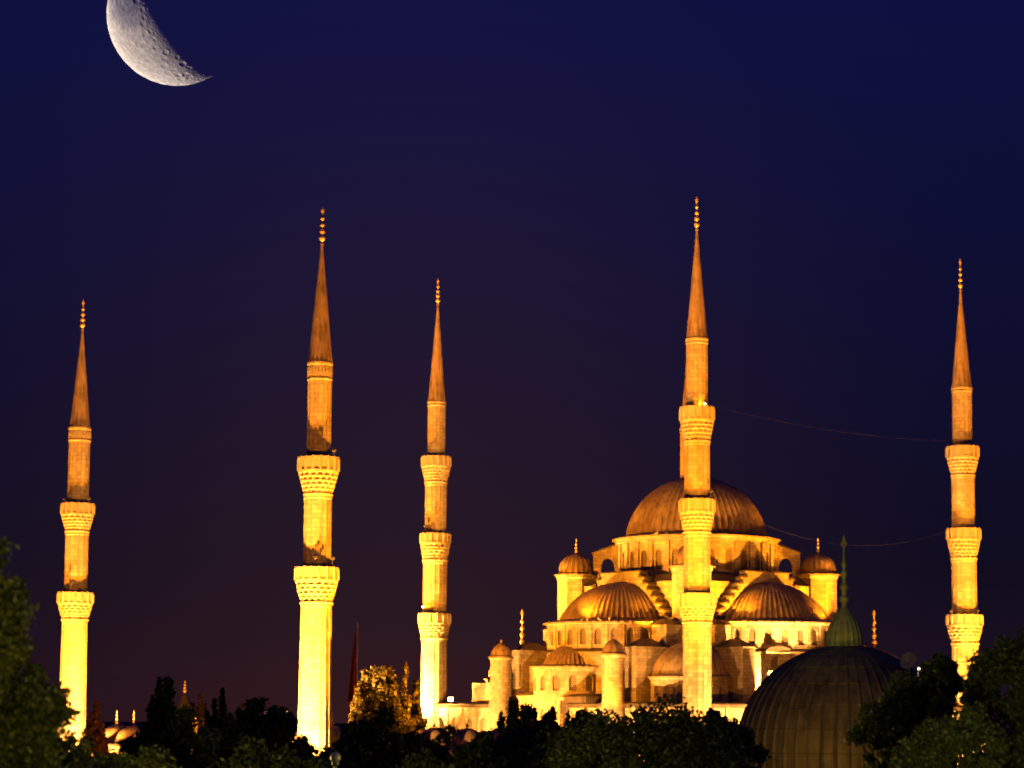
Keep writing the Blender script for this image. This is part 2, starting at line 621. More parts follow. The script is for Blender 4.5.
# ================================================================== minarets
def minaret(px, pym, Y, label, spec):
    """spec in picture measures: levels of the minaret read at distance Y"""
    k = Y / F
    base = at(px, pym, Y)
    root = empty('minaret', (base.x, Y, 0))
    tag(root, label, 'minaret', 'minarets of the floodlit mosque')
    zz = lambda py: at(px, py, Y).z
    SEG = 16
    # finial
    MB().lathe(finial_prof(zz(spec['cone_tip']) - 0.3, zz(spec['tip']) - zz(spec['cone_tip']) + 0.3, 0.34, 4), 12).build('finial', BRASS, root, 40)
    # spire of lead
    rb = spec['cone_r'] * k
    zb, zt = zz(spec['cone_y']), zz(spec['cone_tip'])
    h = zt - zb
    prof = [(rb * 1.02, zb - 0.12), (rb * 1.03, zb), (rb * 0.94, zb + h * 0.05), (rb * 0.70, zb + h * 0.3), (rb * 0.45, zb + h * 0.58), (rb * 0.22, zb + h * 0.82), (0.09, zt)]
    MB().lathe(prof, 48, mod=ribbed(3, 0.045)).build('spire', SPIRE, root, 30)
    # shafts and balconies
    lev = spec['balc']                      # (y top of parapet, y parapet foot, y corbel foot, half width, half width of shaft above, half width of shaft below)
    top = zb - 0.12
    for n, (yt, yp, yc, hw, ha, hb) in enumerate(lev):
        z_t, z_p, z_c = zz(yt), zz(yp), zz(yc)
        ra, rbw, R_ = ha * k, hb * k, hw * k
        sh = MB()
        if n == 0:
            bd = spec.get('band', 0.5)
            pr = [(ra, z_p + 0.05), (ra, top - bd - 0.25), (ra * 1.09, top - bd - 0.15), (ra * 1.09, top - bd), (ra * 1.02, top - bd + 0.06), (ra * 1.02, top - 0.42), (ra * 1.12, top - 0.25), (ra * 1.12, top - 0.02)]
        else:
            pr = [(ra, z_p + 0.05), (ra, prev_c - 0.35), (ra * 1.06, prev_c - 0.25), (ra * 1.06, prev_c - 0.002)]
        sh.lathe(pr, SEG, mod=(lambda i, j: 1.0))
        # slim torus at each facet edge
        for i in range(SEG):
            a = 2 * PI * i / SEG
            zt_ = (top - bd - 0.2) if n == 0 else prev_c - 0.3
            sh.lathe([(0.055, z_p + 0.06), (0.055, zt_)], 5, c=((ra - 0.01) * math.cos(a), (ra - 0.01) * math.sin(a)), cap=False)
        sh.build('shaft', MINSTONE, root)
        if n == 0 and bd > 1:
            cl_ = MB().lathe([(ra * 1.03, top - bd + 0.1), (ra * 1.03, top - 0.46)], 48, cap=False)
            for i in range(24):                       # zig-zag fillet round the collar
                a0_, a1_ = 2 * PI * i / 24, 2 * PI * (i + 1) / 24
                am_ = (a0_ + a1_) / 2
                P_ = lambda a, z: (ra * 1.05 * math.cos(a), ra * 1.05 * math.sin(a), z)
                cl_.tube([P_(a0_, top - bd + 0.16), P_(am_, top - 0.52)], [0.06, 0.06], 5)
                cl_.tube([P_(am_, top - 0.52), P_(a1_, top - bd + 0.16)], [0.06, 0.06], 5)
            cl_.build('collar', PIERCED, root, 35)
        door = MB()
        fa = -PI / 2 + PI / 16 + (0.4 if n % 2 else -0.4)
        dw = ra * 0.36
        ca_, sa_ = math.cos(fa), math.sin(fa)
        dd = ra * 1.0
        fnd = lambda a_, b_, d_: (ca_ * (dd + d_) - sa_ * a_, sa_ * (dd + d_) + ca_ * a_, b_)
        door.prism([(-dw, z_p + 0.06), (dw, z_p + 0.06), (dw, z_p + 1.5), (0, z_p + 2.0), (-dw, z_p + 1.5)], fnd, -0.2, 0.03)
        door.build('door', LEADD, root)
        # balcony
        bal = MB()
        bal.lathe([(ra * 0.9, z_p - 0.05), (R_ * 0.96, z_p - 0.05), (R_ * 0.985, z_p), (R_ * 0.985, z_p + 0.12), (ra * 0.9, z_p + 0.12)], 32, cap=False)
        bo = bal.build('balcony', CARVED, root)
        pp = MB()
        pp.lathe([(R_ * 0.93, z_p + 0.12), (R_ * 0.93, z_t - 0.16), (R_ * 0.90, z_t - 0.16), (R_ * 0.90, z_t), (R_ * 0.99, z_t), (R_ * 0.99, z_t - 0.16), (R_ * 0.955, z_t - 0.16), (R_ * 0.955, z_p + 0.12)], 32, cap=False)
        pp.build('parapet', PIERCED, bo)
        pp = MB()
        pp.lathe([(R_ * 0.90, z_t - 0.15), (R_ * 0.90, z_t + 0.004), (R_ * 0.995, z_t + 0.004), (R_ * 0.995, z_t - 0.15)], 32, cap=False)
        for i in range(16):
            a = 2 * PI * (i + 0.5) / 16
            pp.lathe([(0.15, z_p + 0.10), (0.15, z_t - 0.14)], 4, c=(R_ * 0.97 * math.cos(a), R_ * 0.965 * math.sin(a)), a0=a, cap=False)
            pp.lathe([(0.11, z_t - 0.02), (0.13, z_t + 0.06), (0.02, z_t + 0.16)], 6, c=(R_ * 0.955 * math.cos(a), R_ * 0.955 * math.sin(a)))
        pp.build('railing', CARVED, bo)
        cc = MB()
        tiers = 5
        prev_r = rbw * 1.04
        for q in range(tiers):
            f0, f1 = q / tiers, (q + 1) / tiers
            za, zb_ = z_c + (z_p - 0.06 - z_c) * f0, z_c + (z_p - 0.06 - z_c) * f1
            e = lambda f: rbw * 1.03 + (R_ * 0.97 - rbw * 1.03) * (f ** 0.85)
            r0, r1_ = e(f0) - 0.02, e(f1)
            # niches: every tier is a ring of little hollows, staggered against the next
            md = (lambda i, j, q=q: 1.0 if j in (0, 3, 4) else (1.0 if (i + 2 * (q % 2)) % 4 == 0 else (0.90 if (i + 2 * (q % 2)) % 4 == 2 else 0.93)))
            cc.lathe([(r0, za), (r0 * 1.03, za + (zb_ - za) * 0.05), (r1_ * 0.99, za + (zb_ - za) * 0.72), (r1_, za + (zb_ - za) * 0.80), (r1_, zb_)], 64, mod=md, cap=False)
        cc.lathe([(rbw * 1.09, z_c - 0.28), (rbw * 1.12, z_c - 0.2), (rbw * 1.12, z_c - 0.05), (rbw * 1.04, z_c + 0.02)], 32, cap=False)
        cc.build('corbel', CARVED, bo, 35)
        prev_c = z_c - 0.28
        rl = rbw
    yb = spec['foot']
    zf = max(zz(yb), 1.0)
    sh = MB()
    rf = spec['foot_r'] * k
    sh.lathe([(rf, zf), (rl, prev_c - 0.35), (rl * 1.05, prev_c - 0.25), (rl * 1.05, prev_c)], SEG)
    for i in range(SEG):
        a = 2 * PI * i / SEG
        sh.tube([((rf - 0.01) * math.cos(a), (rf - 0.01) * math.sin(a), zf), ((rl - 0.01) * math.cos(a), (rl - 0.01) * math.sin(a), prev_c - 0.3)], [0.06, 0.06], 5)
    sh.build('shaft', MINSTONE, root)
    MB().lathe([(rf * 1.5, 0), (rf * 1.5, zf - 2.0), (rf * 1.55, zf - 1.9), (rf * 1.45, zf - 1.6), (rf * 1.02, zf - 0.1), (rf * 1.0, zf + 0.004)], 8, a0=PI / 8).build('base', STONE, root)
    return root, Vector((base.x, Y, 0))


M4 = minaret(697, 450, 264, 'tallest looking minaret, standing in front of the great dome, three balconies', dict(
    tip=196, cone_tip=228, cone_y=338, cone_r=10.3, foot=716, foot_r=14,
    balc=[(408, 421, 441, 17.5, 10.5, 12.5), (500, 513, 532, 18, 12.5, 13), (594, 607, 622, 18.8, 13, 13.6)]))
M3 = minaret(436, 480, 310, 'slim minaret at the left corner of the domed hall, bright lamp at its foot', dict(
    tip=278, cone_tip=303, cone_y=401, cone_r=8.5, foot=716, foot_r=13,
    balc=[(457, 467, 482, 15, 8.7, 10.5), (534, 544, 560, 15.5, 10.5, 11.7), (614, 624, 638, 16.5, 11.7, 12.3)]))
M5 = minaret(962.5, 450, 294.4, 'minaret on the far right, rising behind the leafy tree', dict(
    tip=258, cone_tip=289, cone_y=387, cone_r=9.6, foot=716, foot_r=13.5,
    balc=[(447, 458, 475, 16.3, 9.6, 11), (529, 540, 558, 17, 11.2, 12), (615, 626, 643, 18, 12.2, 12.8)]))
M6 = minaret(688.5, 450, 340.4, 'half hidden minaret directly behind the tallest one, only its left edge showing', dict(
    tip=319, cone_tip=342, cone_y=428, cone_r=8, foot=716, foot_r=11,
    balc=[(483, 494, 508, 12.8, 8.1, 9.5), (548, 558, 573, 13.5, 9.5, 10), (621, 631, 643, 14.5, 10, 10.5)]))
M2 = minaret(318, 500, 230, 'thickest minaret, nearest one, with two balconies and a patterned collar', dict(
    tip=206, cone_tip=242, cone_y=362, cone_r=11.8, foot=752, foot_r=16.5, band=1.75,
    balc=[(458, 472, 494, 20.8, 11.7, 13.4), (568, 581, 602, 22, 13.5, 15)]))
M1 = minaret(78, 500, 275.2, 'leftmost minaret with two balconies, its foot behind the blurred tree', dict(
    tip=299, cone_tip=328, cone_y=427, cone_r=9.9, foot=742, foot_r=13.3, band=1.6,
    balc=[(504, 515, 531, 16.6, 10.3, 11), (593, 604, 619, 17.6, 11.2, 12.2)]))

# ================================================================== the mosque, in its own axes
AX = math.atan2(0.616, 0.788)
CX, CY = 26.0, 302.0


def loc2w(x, y, z):
    return Vector((CX + x * math.cos(AX) - y * math.sin(AX), CY + x * math.sin(AX) + y * math.cos(AX), z))


mosque = tag(empty('domed_mosque', (CX, CY, 0), AX), 'great floodlit stone mosque with cascading lead domes and semi-domes', 'mosque')


def rot4(k):
    c, s = [(1, 0), (0, 1), (-1, 0), (0, -1)][k]
    return lambda x, y: (x * c - y * s, x * s + y * c)


# --- hall body and roof terrace
HX, HY, HZ = 24.7, 28.5, 11.6
hall = MB()
panes = []
arcade.hz = 0.85
faces = [(-HX, -1, 'x'), (HX, 1, 'x'), (-HY, -1, 'y'), (HY, 1, 'y')]
fx = lambda s, z, d: (-HX + d, s, z)
arcade(hall, panes, fx, -HY, HY, 17, 6.2, HZ, 1.7, 7.2, 9.0, 0.5)
fy = lambda s, z, d: (s, -HY + d, z)
arcade(hall, panes, fy, -HX, HX, 15, 6.2, HZ, 1.7, 7.2, 9.0, 0.5)
hall.add([(-HX, -HY, 0), (HX, -HY, 0), (HX, -HY, 6.2), (-HX, -HY, 6.2)], [(0, 1, 2, 3)])
hall.add([(-HX, -HY, 0), (-HX, HY, 0), (-HX, HY, 6.2), (-HX, -HY, 6.2)], [(0, 1, 2, 3)])
hall.add([(HX, -HY, 0), (HX, HY, 0), (HX, HY, HZ), (HX, -HY, HZ)], [(0, 1, 2, 3)])
hall.add([(-HX, HY, 0), (HX, HY, 0), (HX, HY, HZ), (-HX, HY, HZ)], [(0, 1, 2, 3)])
for x in np.linspace(-HX, HX, 16):                       # pilasters
    hall.box(x - 0.3, x + 0.3, -HY - 0.22, -HY - 0.002, 0, HZ - 0.1)
for y in np.linspace(-HY, HY, 18):
    hall.box(-HX - 0.22, -HX - 0.002, y - 0.3, y + 0.3, 0, HZ - 0.1)
wall_o = hall.build('hall_wall', STONE, mosque)
for p in panes:
    p.build('window', DARKPANE, wall_o)
cor = MB()
e = 0.55
cor.add([(sx * (HX + q), sy * (HY + q), z) for (q, z) in ((0.02, HZ - 0.35), (e, HZ), (e, HZ + 0.18), (-0.9, HZ + 0.45)) for sx, sy in ((-1, -1), (1, -1), (1, 1), (-1, 1))],
        [(4 * j + i, 4 * j + (i + 1) % 4, 4 * (j + 1) + (i + 1) % 4, 4 * (j + 1) + i) for j in range(3) for i in range(4)] + [(12, 13, 14, 15)])
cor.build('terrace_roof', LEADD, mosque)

# --- raised porch block on the left face
pb = MB(); panes = []
arcade.hz = 0.9
arcade(pb, panes, lambda s, z, d: (-26.3 + d, s, z), -2.0, 7.2, 4, 6.5, 12.9, 1.5, 7.6, 10.2, 0.45)
pb.box(-26.0, -21, -2.0, 7.2, 5.0, 12.898)
pb.box(-26.299, -26.0, -2.0, 7.2, 0, 6.498)
po = pb.build('side_block', STONE, mosque)
for p in panes:
    p.build('window', PANE, po)
MB().frustum(-26.7, -20.6, -2.4, 7.6, 12.9, 13.5, 1.6, 0.6).build('side_block_roof', LEADD, mosque)
MB().box(-26.6, -22, -7.6, -2.41, 11.9, 12.7).frustum(-26.9, -21.8, -7.9, -2.4, 12.7, 13.1, 1.5, 0.4).build('lean_roof', LEADD, mosque)

# --- square base of the central dome
bs = MB()
B = 12.7
bs.box(-B, B, -B, B, HZ + 0.3, 28.3)
bs.build('base_block', STONE, mosque)
MB().frustum(-B - 0.45, B + 0.45, -B - 0.45, B + 0.45, 28.3, 29.5, 2.2, 2.2).build('base_roof', LEADD, mosque)

# --- drum with windows
dr = MB(); panes = []
RD, ZD0, ZD1 = 11.0, 29.3, 34.75
arcade.hz = 0.52
nb = 28
arcade(dr, panes, lambda s, z, d: ((RD - d) * math.cos(s), (RD - d) * math.sin(s), z), 0, 2 * PI, nb, ZD0, ZD1 - 0.55, 1.0 / RD, ZD0 + 0.9, ZD0 + 3.1, 0.32)
for i in range(nb):                                      # flat pilasters between the windows
    a = 2 * PI * i / nb
    fnp = lambda p_, q_, d_, a=a: (math.cos(a) * (RD + d_) - math.sin(a) * p_, math.sin(a) * (RD + d_) + math.cos(a) * p_, q_)
    dr.prism([(-0.42, ZD0), (0.42, ZD0), (0.42, ZD1 - 0.6), (-0.42, ZD1 - 0.6)], fnp, -0.15, 0.26)
dr.lathe([(RD + 0.02, ZD1 - 0.62), (RD + 0.34, ZD1 - 0.5), (RD + 0.34, ZD1 - 0.3), (RD + 0.5, ZD1 - 0.12), (RD + 0.5, ZD1)], 96, cap=False)
do = dr.build('drum', STONE, mosque)
for p in panes:
    p.build('window', PANE, do)

dm = MB()
RM = 9.75
dm.lathe([(RD + 0.62, ZD1 + 0.002), (RD + 0.66, ZD1 + 0.16), (RM + 0.45, ZD1 + 0.62), (RM + 0.05, ZD1 + 0.7)] + cap_prof(RM, 8.35, ZD1 + 0.85, 22, 0.05), 64 * 3, mod=ribbed(3, 0.022))
dmo = dm.build('main_dome', LEAD, mosque, 35)
MB().lathe(finial_prof(ZD1 + 9.1, 4.6, 0.36, 4), 12).build('finial', BRASS, dmo, 40)

# --- weight towers, flying buttresses, piers, corner domes
for k in range(4):
    r4 = rot4(k)                                         # k = 0 turns (-12,-12) to the near corner
    tx, ty = r4(-12.0, -12.0)
    tw = MB()
    tw.lathe([(2.75, HZ + 0.3), (2.75, 29.4), (2.95, 29.6), (3.0, 29.95), (2.85, 30.0)], 8, c=(tx, ty), a0=PI / 8)
    two = tw.build('weight_tower', STONE, mosque)
    cp = MB()
    cp.lathe([(3.02, 29.96), (3.02, 30.1), (2.45, 30.3)] + cap_prof(2.32, 2.75, 30.35, 12, 0.05), 20 * 3, c=(tx, ty), mod=ribbed(3, 0.05))
    cp.build('tower_dome', LEAD, two, 35)
    MB().lathe(finial_prof(33.0, 2.3, 0.24, 3), 10, c=(tx, ty)).build('finial', BRASS, two, 40)
    a = math.atan2(ty, tx)
    fnb = lambda p_, q_, d_: (math.cos(a) * p_ - math.sin(a) * d_, math.sin(a) * p_ + math.cos(a) * d_, q_)
    arch = [(12.45 + 0.95 * math.cos(PI * q / 10), 30.9 + 1.5 * math.sin(PI * q / 10)) for q in range(11)]
    poly = [(14.5, 28.6), (14.5, 33.1), (10.9, 34.4), (10.9, 28.6), (11.5, 28.6)] + list(reversed(arch)) + [(13.4, 28.6)]
    fb = MB().prism(poly, fnb, -0.75, 0.75).build('flying_buttress', STONE, mosque)
    MB().prism([(14.75, 33.02), (14.75, 33.18), (10.9, 34.62), (10.9, 34.46)], fnb, -0.85, 0.85).build('coping', LEADD, fb)
    # corner dome of the hall
    cx_, cy_ = r4(-17.4, -17.4)
    cd = MB(); panes = []
    arcade.hz = 0.4
    if k in (0, 1, 3):
        arcade(cd, panes, lambda s, z, d: (cx_ + (5.0 - d) * math.cos(s), cy_ + (5.0 - d) * math.sin(s), z), 0, 2 * PI, 16, HZ + 0.2, 14.9, 0.9 / 5, HZ + 1.0, 13.7, 0.3)
        cd.lathe([(5.0, 14.9), (5.2, 15.02), (5.2, 15.2)], 32, c=(cx_, cy_), cap=False)
        cdo = cd.build('corner_drum', STONE, mosque)
        for p in panes[(0 if k else 0):]:
            p.build('window', PANE, cdo)
        c2 = MB().lathe([(5.35, 15.2), (5.35, 15.32), (4.85, 15.5)] + cap_prof(4.7, 4.3, 15.5, 14, 0.05), 28 * 3, c=(cx_, cy_), mod=ribbed(3, 0.03)).build('corner_dome', LEAD, mosque, 35)
        MB().lathe(finial_prof(19.7, 5.6, 0.42, 4), 12, c=(cx_, cy_)).build('finial', BRASS, c2, 40)

# --- semi-domes with their stepped arch walls and piers on the two faces in view (and plain ones behind)
for k, (name, seen) in enumerate([('west', True), ('south', True), ('east', False), ('north', False)]):
    r4 = rot4([0, 1, 2, 3][k])
    # axis: k = 0 looks along -x, k = 1 along -y
    c0 = r4(-14.3, 0)
    amid = math.atan2(r4(-1, 0)[1], r4(-1, 0)[0])
    RS, Z0, Z1 = 9.7, 19.1, 22.55
    sd = MB(); panes = []
    arcade.hz = 0.5
    fc = lambda s, z, d: (c0[0] + (RS - d) * math.cos(s), c0[1] + (RS - d) * math.sin(s), z)
    nb = 14
    arcade(sd, panes, fc, amid - PI / 2, amid + PI / 2, nb, Z0, Z1 - 0.25, 0.95 / RS, Z0 + 0.55, Z0 + 2.1, 0.3)
    for i in range(nb + 1):
        a = amid - PI / 2 + PI * i / nb
        fnp = lambda p_, q_, d_, a=a: (c0[0] + math.cos(a) * (RS + d_) - math.sin(a) * p_, c0[1] + math.sin(a) * (RS + d_) + math.cos(a) * p_, q_)
        sd.prism([(-0.28, Z0), (0.28, Z0), (0.28, Z1 - 0.3), (-0.28, Z1 - 0.3)], fnp, -0.1, 0.14)
    sd.lathe([(RS + 0.05, Z1 - 0.26), (RS + 0.28, Z1 - 0.12), (RS + 0.28, Z1)], 48, c=c0, a0=amid - PI / 2, a1=amid + PI / 2, cap=False)
    sd.lathe([(RS + 0.15, HZ + 0.3), (RS + 0.15, Z0 - 0.35)], 48, c=c0, a0=amid - PI / 2, a1=amid + PI / 2, cap=False)
    so = sd.build('semi_drum', STONE, mosque)
    if seen:
        for p in panes:
            p.build('window', PANE, so)
    MB().lathe([(RS + 0.6, Z0 - 0.5), (RS + 0.6, Z0 - 0.38), (RS + 0.01, Z0 + 0.05)], 48, c=c0, a0=amid - PI / 2, a1=amid + PI / 2, cap=False).build('skirt_roof', LEADD, mosque)
    sm = MB()
    sm.lathe([(RS + 0.4, Z1 + 0.002), (RS + 0.42, Z1 + 0.14), (8.5, Z1 + 0.55), (8.1, Z1 + 0.6)] + cap_prof(8.0, 5.2, Z1 + 0.6, 16, 0.05), 34 * 3, c=c0, a0=amid - PI / 2, a1=amid + PI / 2, mod=ribbed(3, 0.03), cap=False)
    sm.build('semi_dome', LEAD, mosque, 35)
    # stepped gable over the great arch
    st = [(0, 30.4)]
    steps = 7
    poly = []
    s_, z_ = 4.0, 29.75
    right = [(4.0, 29.75)]
    for q in range(steps):
        z_ -= 0.9
        right.append((s_, z_)); s_ += 0.83; right.append((s_, z_))
    right.append((s_, 23.3)); right.append((11.2, 23.3))
    fng = lambda p_, q_, d_: (*r4(-12.72 - d_, p_), q_)
    outline = [(-11.2, HZ + 0.3), (11.2, HZ + 0.3)] + [(p_, q_) for p_, q_ in reversed(right)] + [(-p_, q_) for p_, q_ in right]
    go = MB().prism(outline, fng, 0.0, 1.5).build('stepped_gable', STONE, mosque)
    cm = MB()
    for sg in (1, -1):
        s_, z_ = 4.0, 29.75 - 0.9
        for q in range(steps):
            x0, x1 = (s_ - 0.0, s_ + 0.95)
            cm.prism([(sg * (x0 + 0.004), z_ + 0.004), (sg * x1, z_ + 0.004), (sg * x1, z_ + 0.20), (sg * (x0 + 0.004), z_ + 0.42)], fng, -0.05, 1.75)
            s_ += 0.83; z_ -= 0.9
    cm.prism([(-4.2, 29.754), (4.2, 29.754), (4.2, 29.9), (-4.2, 29.9)], fng, -0.05, 1.75)
    cm.build('step_coping', LEADD, go)
    if not seen:
        continue
    # buttress piers either side, running outwards
    for sg in (-1, 1):
        def bx_(mb, t0, t1, s0, s1, z0, z1):
            a_ = r4(-t0, s0); b_ = r4(-t1, s1)
            mb.box(min(a_[0], b_[0]), max(a_[0], b_[0]), min(a_[1], b_[1]), max(a_[1], b_[1]), z0, z1)
        def fr_(mb, t0, t1, s0, s1, z0, z1, i1, i2):
            a_ = r4(-t0, s0); b_ = r4(-t1, s1)
            ii = (i1, i2) if k in (0, 2) else (i2, i1)
            mb.frustum(min(a_[0], b_[0]), max(a_[0], b_[0]), min(a_[1], b_[1]), max(a_[1], b_[1]), z0, z1, *ii)
        pm = MB(); bx_(pm, 17.3, 22.7, sg * 11.9 - 1.1, sg * 11.9 + 1.1, HZ + 0.3, 19.2)
        pr_o = pm.build('buttress_pier', STONE, mosque)
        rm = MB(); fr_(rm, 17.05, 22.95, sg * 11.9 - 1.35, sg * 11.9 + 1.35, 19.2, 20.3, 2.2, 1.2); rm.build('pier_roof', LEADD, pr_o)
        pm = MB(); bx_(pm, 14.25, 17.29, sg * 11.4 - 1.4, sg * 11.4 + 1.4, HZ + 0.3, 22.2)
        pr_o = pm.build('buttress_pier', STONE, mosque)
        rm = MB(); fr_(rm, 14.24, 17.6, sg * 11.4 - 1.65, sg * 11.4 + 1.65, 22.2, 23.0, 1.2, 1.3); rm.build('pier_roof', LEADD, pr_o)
    # small half-dome (exedra) bulging from the foot of the semi-drum
    c1 = r4(-22.6, 0)
    RE = 5.1
    ed = MB(); panes = []
    arcade.hz = 0.45
    arcade(ed, panes, lambda s, z, d: (c1[0] + (RE - d) * math.cos(s), c1[1] + (RE - d) * math.sin(s), z), amid - PI / 2, amid + PI / 2, 7, 12.2, 16.3, 1.05 / RE, 13.5, 15.0, 0.28)
    ed.lathe([(RE, 16.3), (RE + 0.22, 16.42), (RE + 0.22, 16.6)], 36, c=c1, a0=amid - PI / 2, a1=amid + PI / 2, cap=False)
    bx_(ed, 17.0, 22.6, -RE, RE, HZ + 0.3, 16.3)
    eo = ed.build('exedra', STONE, mosque)
    for p in panes:
        p.build('window', PANE, eo)
    em = MB()
    em.lathe([(RE + 0.35, 16.6), (RE + 0.35, 16.72), (4.0, 17.0)] + cap_prof(3.8, 2.75, 17.0, 10, 0.05), 20 * 3, c=c1, a0=amid - PI / 2, a1=amid + PI / 2, mod=ribbed(3, 0.04), cap=False)
    a_ = r4(-16.9, -RE - 0.3); b_ = r4(-22.6, RE + 0.3)
    em.box(min(a_[0], b_[0]), max(a_[0], b_[0]), min(a_[1], b_[1]), max(a_[1], b_[1]), 16.3, 16.72)
    em.build('exedra_dome', LEAD, mosque, 35)

# --- round stair turrets of the left face
for y in (-11.8, 11.8):
    tr_ = MB().lathe([(1.6, HZ - 3), (1.6, 11.9), (1.46, 12.2), (1.46, 17.7), (1.6, 17.85), (1.6, 18.05)], 20, c=(-25.5, y)).build('stair_turret', STONE, mosque, 30)
    MB().lathe([(1.72, 18.05), (1.72, 18.17), (1.4, 18.4), (1.25, 18.95), (0.95, 19.5), (0.5, 19.9), (0.12, 20.1), (0.12, 20.25), (0.2, 20.35), (0.01, 20.6)], 36, c=(-25.5, y), mod=ribbed(3, 0.05)).build('turret_cap', LEAD, tr_, 30)
# low blocks beside the far turret
MB().box(-24.6, -21.5, 13.6, 19.5, HZ + 0.3, 14.7).build('roof_block', STONE, mosque)
MB().box(-21.4, -17.6, 8.2, 10.7, HZ + 0.3, 17.0).build('roof_block', STONE, mosque)
# lunette dormer facing the viewer on the right-hand roof
ld = MB(); panes = []
da = R(-118) - 0.0
lx, ly = -5.6, -21.2
fnl = lambda s, z, d: (lx + math.cos(da) * (1.3 - d) - math.sin(da) * s, ly + math.sin(da) * (1.3 - d) + math.cos(da) * s, z)
arcade.hz = 1.0
arcade(ld, panes, fnl, -1.6, 1.6, 1, HZ + 0.3, 18.7, 2.1, 16.6, 17.2, 0.35, 1.0)
ld.prism([(-1.6, HZ + 0.3), (1.6, HZ + 0.3), (1.6, 18.7), (-1.6, 18.7)], lambda a_, b_, d_: fnl(a_, b_, d_), 0.4, 3.6)
lo = ld.build('lunette_dormer', STONE, mosque)
for p in panes:
    p.build('window', DARKPANE, lo)
arcpts = [(1.75 * math.cos(PI * q / 12), 18.72 + 0.75 * math.sin(PI * q / 12)) for q in range(13)]
MB().prism(arcpts, lambda a_, b_, d_: fnl(a_, b_, d_), -0.1, 3.7).build('dormer_roof', LEADD, lo)
MB().prism([(-1.9, HZ + 0.3), (1.9, HZ + 0.3), (1.9, 16.2), (-1.9, 16.2)], lambda a_, b_, d_: fnl(a_, b_, d_), -1.6, -0.02).build('dormer_step', STONE, lo)

# ================================================================== courtyard arcade
court = tag(empty('courtyard_arcade', (CX, CY, 0), AX), 'low walled courtyard with a ring of small finialed domes behind the trees', 'courtyard')
X0, X1, Y0, Y1 = -79.5, -27.6, -27.0, 27.0
cw = MB(); panes = []
arcade.hz = 0.7
for fn_, s0, s1, n in ((lambda s, z, d: (s, Y0 + d, z), X0, X1, 12), (lambda s, z, d: (X0 + d, s, z), Y0, Y1, 12), (lambda s, z, d: (s, Y1 - d, z), X0, X1, 12)):
    arcade(cw, panes, fn_, s0, s1, n, 0, 6.0, 1.5, 2.0, 4.0, 0.4)
cwo = cw.build('courtyard_wall', STONE, court)
for p in panes:
    p.build('window', DARKPANE, cwo)
rf = MB()
rf.box(X0 - 0.4, X1, Y0 - 0.4, Y0 + 5.2, 6.0, 6.3)
rf.box(X0 - 0.4, X0 + 5.2, Y0 + 5.22, Y1 - 5.22, 6.0, 6.3)
rf.box(X0 - 0.4, X1, Y1 - 5.2, Y1 + 0.4, 6.0, 6.3)
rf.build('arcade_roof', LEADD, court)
inner = MB()
for fn_, s0, s1, n in ((lambda s, z, d: (s, Y0 + 5.0 - d, z), X0 + 5.1, X1, 9), (lambda s, z, d: (s, Y1 - 5.0 + d, z), X0 + 5.1, X1, 9), (lambda s, z, d: (X0 + 5.0 - d, s, z), Y0 + 5.1, Y1 - 5.1, 9)):
    arcade.hz = 1.6
    arcade(inner, [], fn_, s0, s1, n, 0, 5.99, 3.4, 0.05, 3.2, 0.6)
inner.build('inner_arcade', STONE, court)
spots = [(x, Y0 + 2.4) for x in np.linspace(X0 + 2.4, X1 - 3, 11)] + [(x, Y1 - 2.4) for x in np.linspace(X0 + 2.4, X1 - 3, 11)] + [(X0 + 2.4, y) for y in np.linspace(Y0 + 2.4, Y1 - 2.4, 12)[1:-1]]
dome_me = fin_me = None
for (x, y) in spots:
    if dome_me is None:
        o = MB().lathe([(2.35, 6.3), (2.35, 6.7), (2.2, 6.75)] + cap_prof(2.15, 1.95, 6.75, 9, 0.04), 16 * 3, mod=ribbed(3, 0.02)).build('small_dome', LEAD, court, 35)
        f = MB().lathe(finial_prof(8.6, 1.9, 0.2, 3), 10).build('finial', BRASS, o, 40)
        dome_me, fin_me = o.data, f.data
    else:
        o = bpy.data.objects.new('small_dome', dome_me); COL.objects.link(o); o.parent = court
        f = bpy.data.objects.new('finial', fin_me); COL.objects.link(f); f.parent = o
    o.location = (x, y, 0)

# ================================================================== dark bath-house dome in front
bY = 142.0
bc = at(845, 700, bY)
crown = at(845, 645, bY).z
bk = bY / F
bath = tag(empty('bath_house', (bc.x, bY, 0)), 'dark lead bath-house dome with green lantern cap in front of the right trees', 'domed building')
RB = 107 * bk
zc = crown - RB
prof = [(RB * 1.0, zc - 2.4), (RB * 1.0, zc)]
rings = 7
for q in range(rings):
    a0_, a1_ = PI / 2 * q / rings, PI / 2 * (q + 1) / rings
    for u_ in (0.0, 0.03, 0.36, 0.68, 0.97):
        a = a0_ + (a1_ - a0_) * u_
        lip = -0.06 if u_ == 0.0 else 0.0           # a groove at every lap of the sheets
        prof.append((max((RB + lip) * math.cos(a), 0.3), zc + (RB + lip) * math.sin(a)))
last = -1
pp = []
for r_, z_ in prof:
    z_ = max(z_, last + 0.003); pp.append((r_, z_)); last = z_
bd_ = MB().lathe(pp, 52 * 6, mod=lambda i, j: 1 + (0.016 if i % 6 == 0 else 0))
bd_.build('dome', BATHLEAD, bath, 30)
dd_ = MB(); panes = []
arcade.hz = 0.6
arcade(dd_, panes, lambda s, z, d: ((RB + 0.5 - d) * math.cos(s), (RB + 0.5 - d) * math.sin(s), z), 0, 2 * PI, 12, zc - 5.4, zc - 2.6, 1.2 / RB, zc - 4.8, zc - 3.7, 0.4)
dd_.lathe([(RB + 0.75, zc - 2.6), (RB + 0.75, zc - 2.4), (RB + 0.02, zc - 2.2)], 64, cap=False)
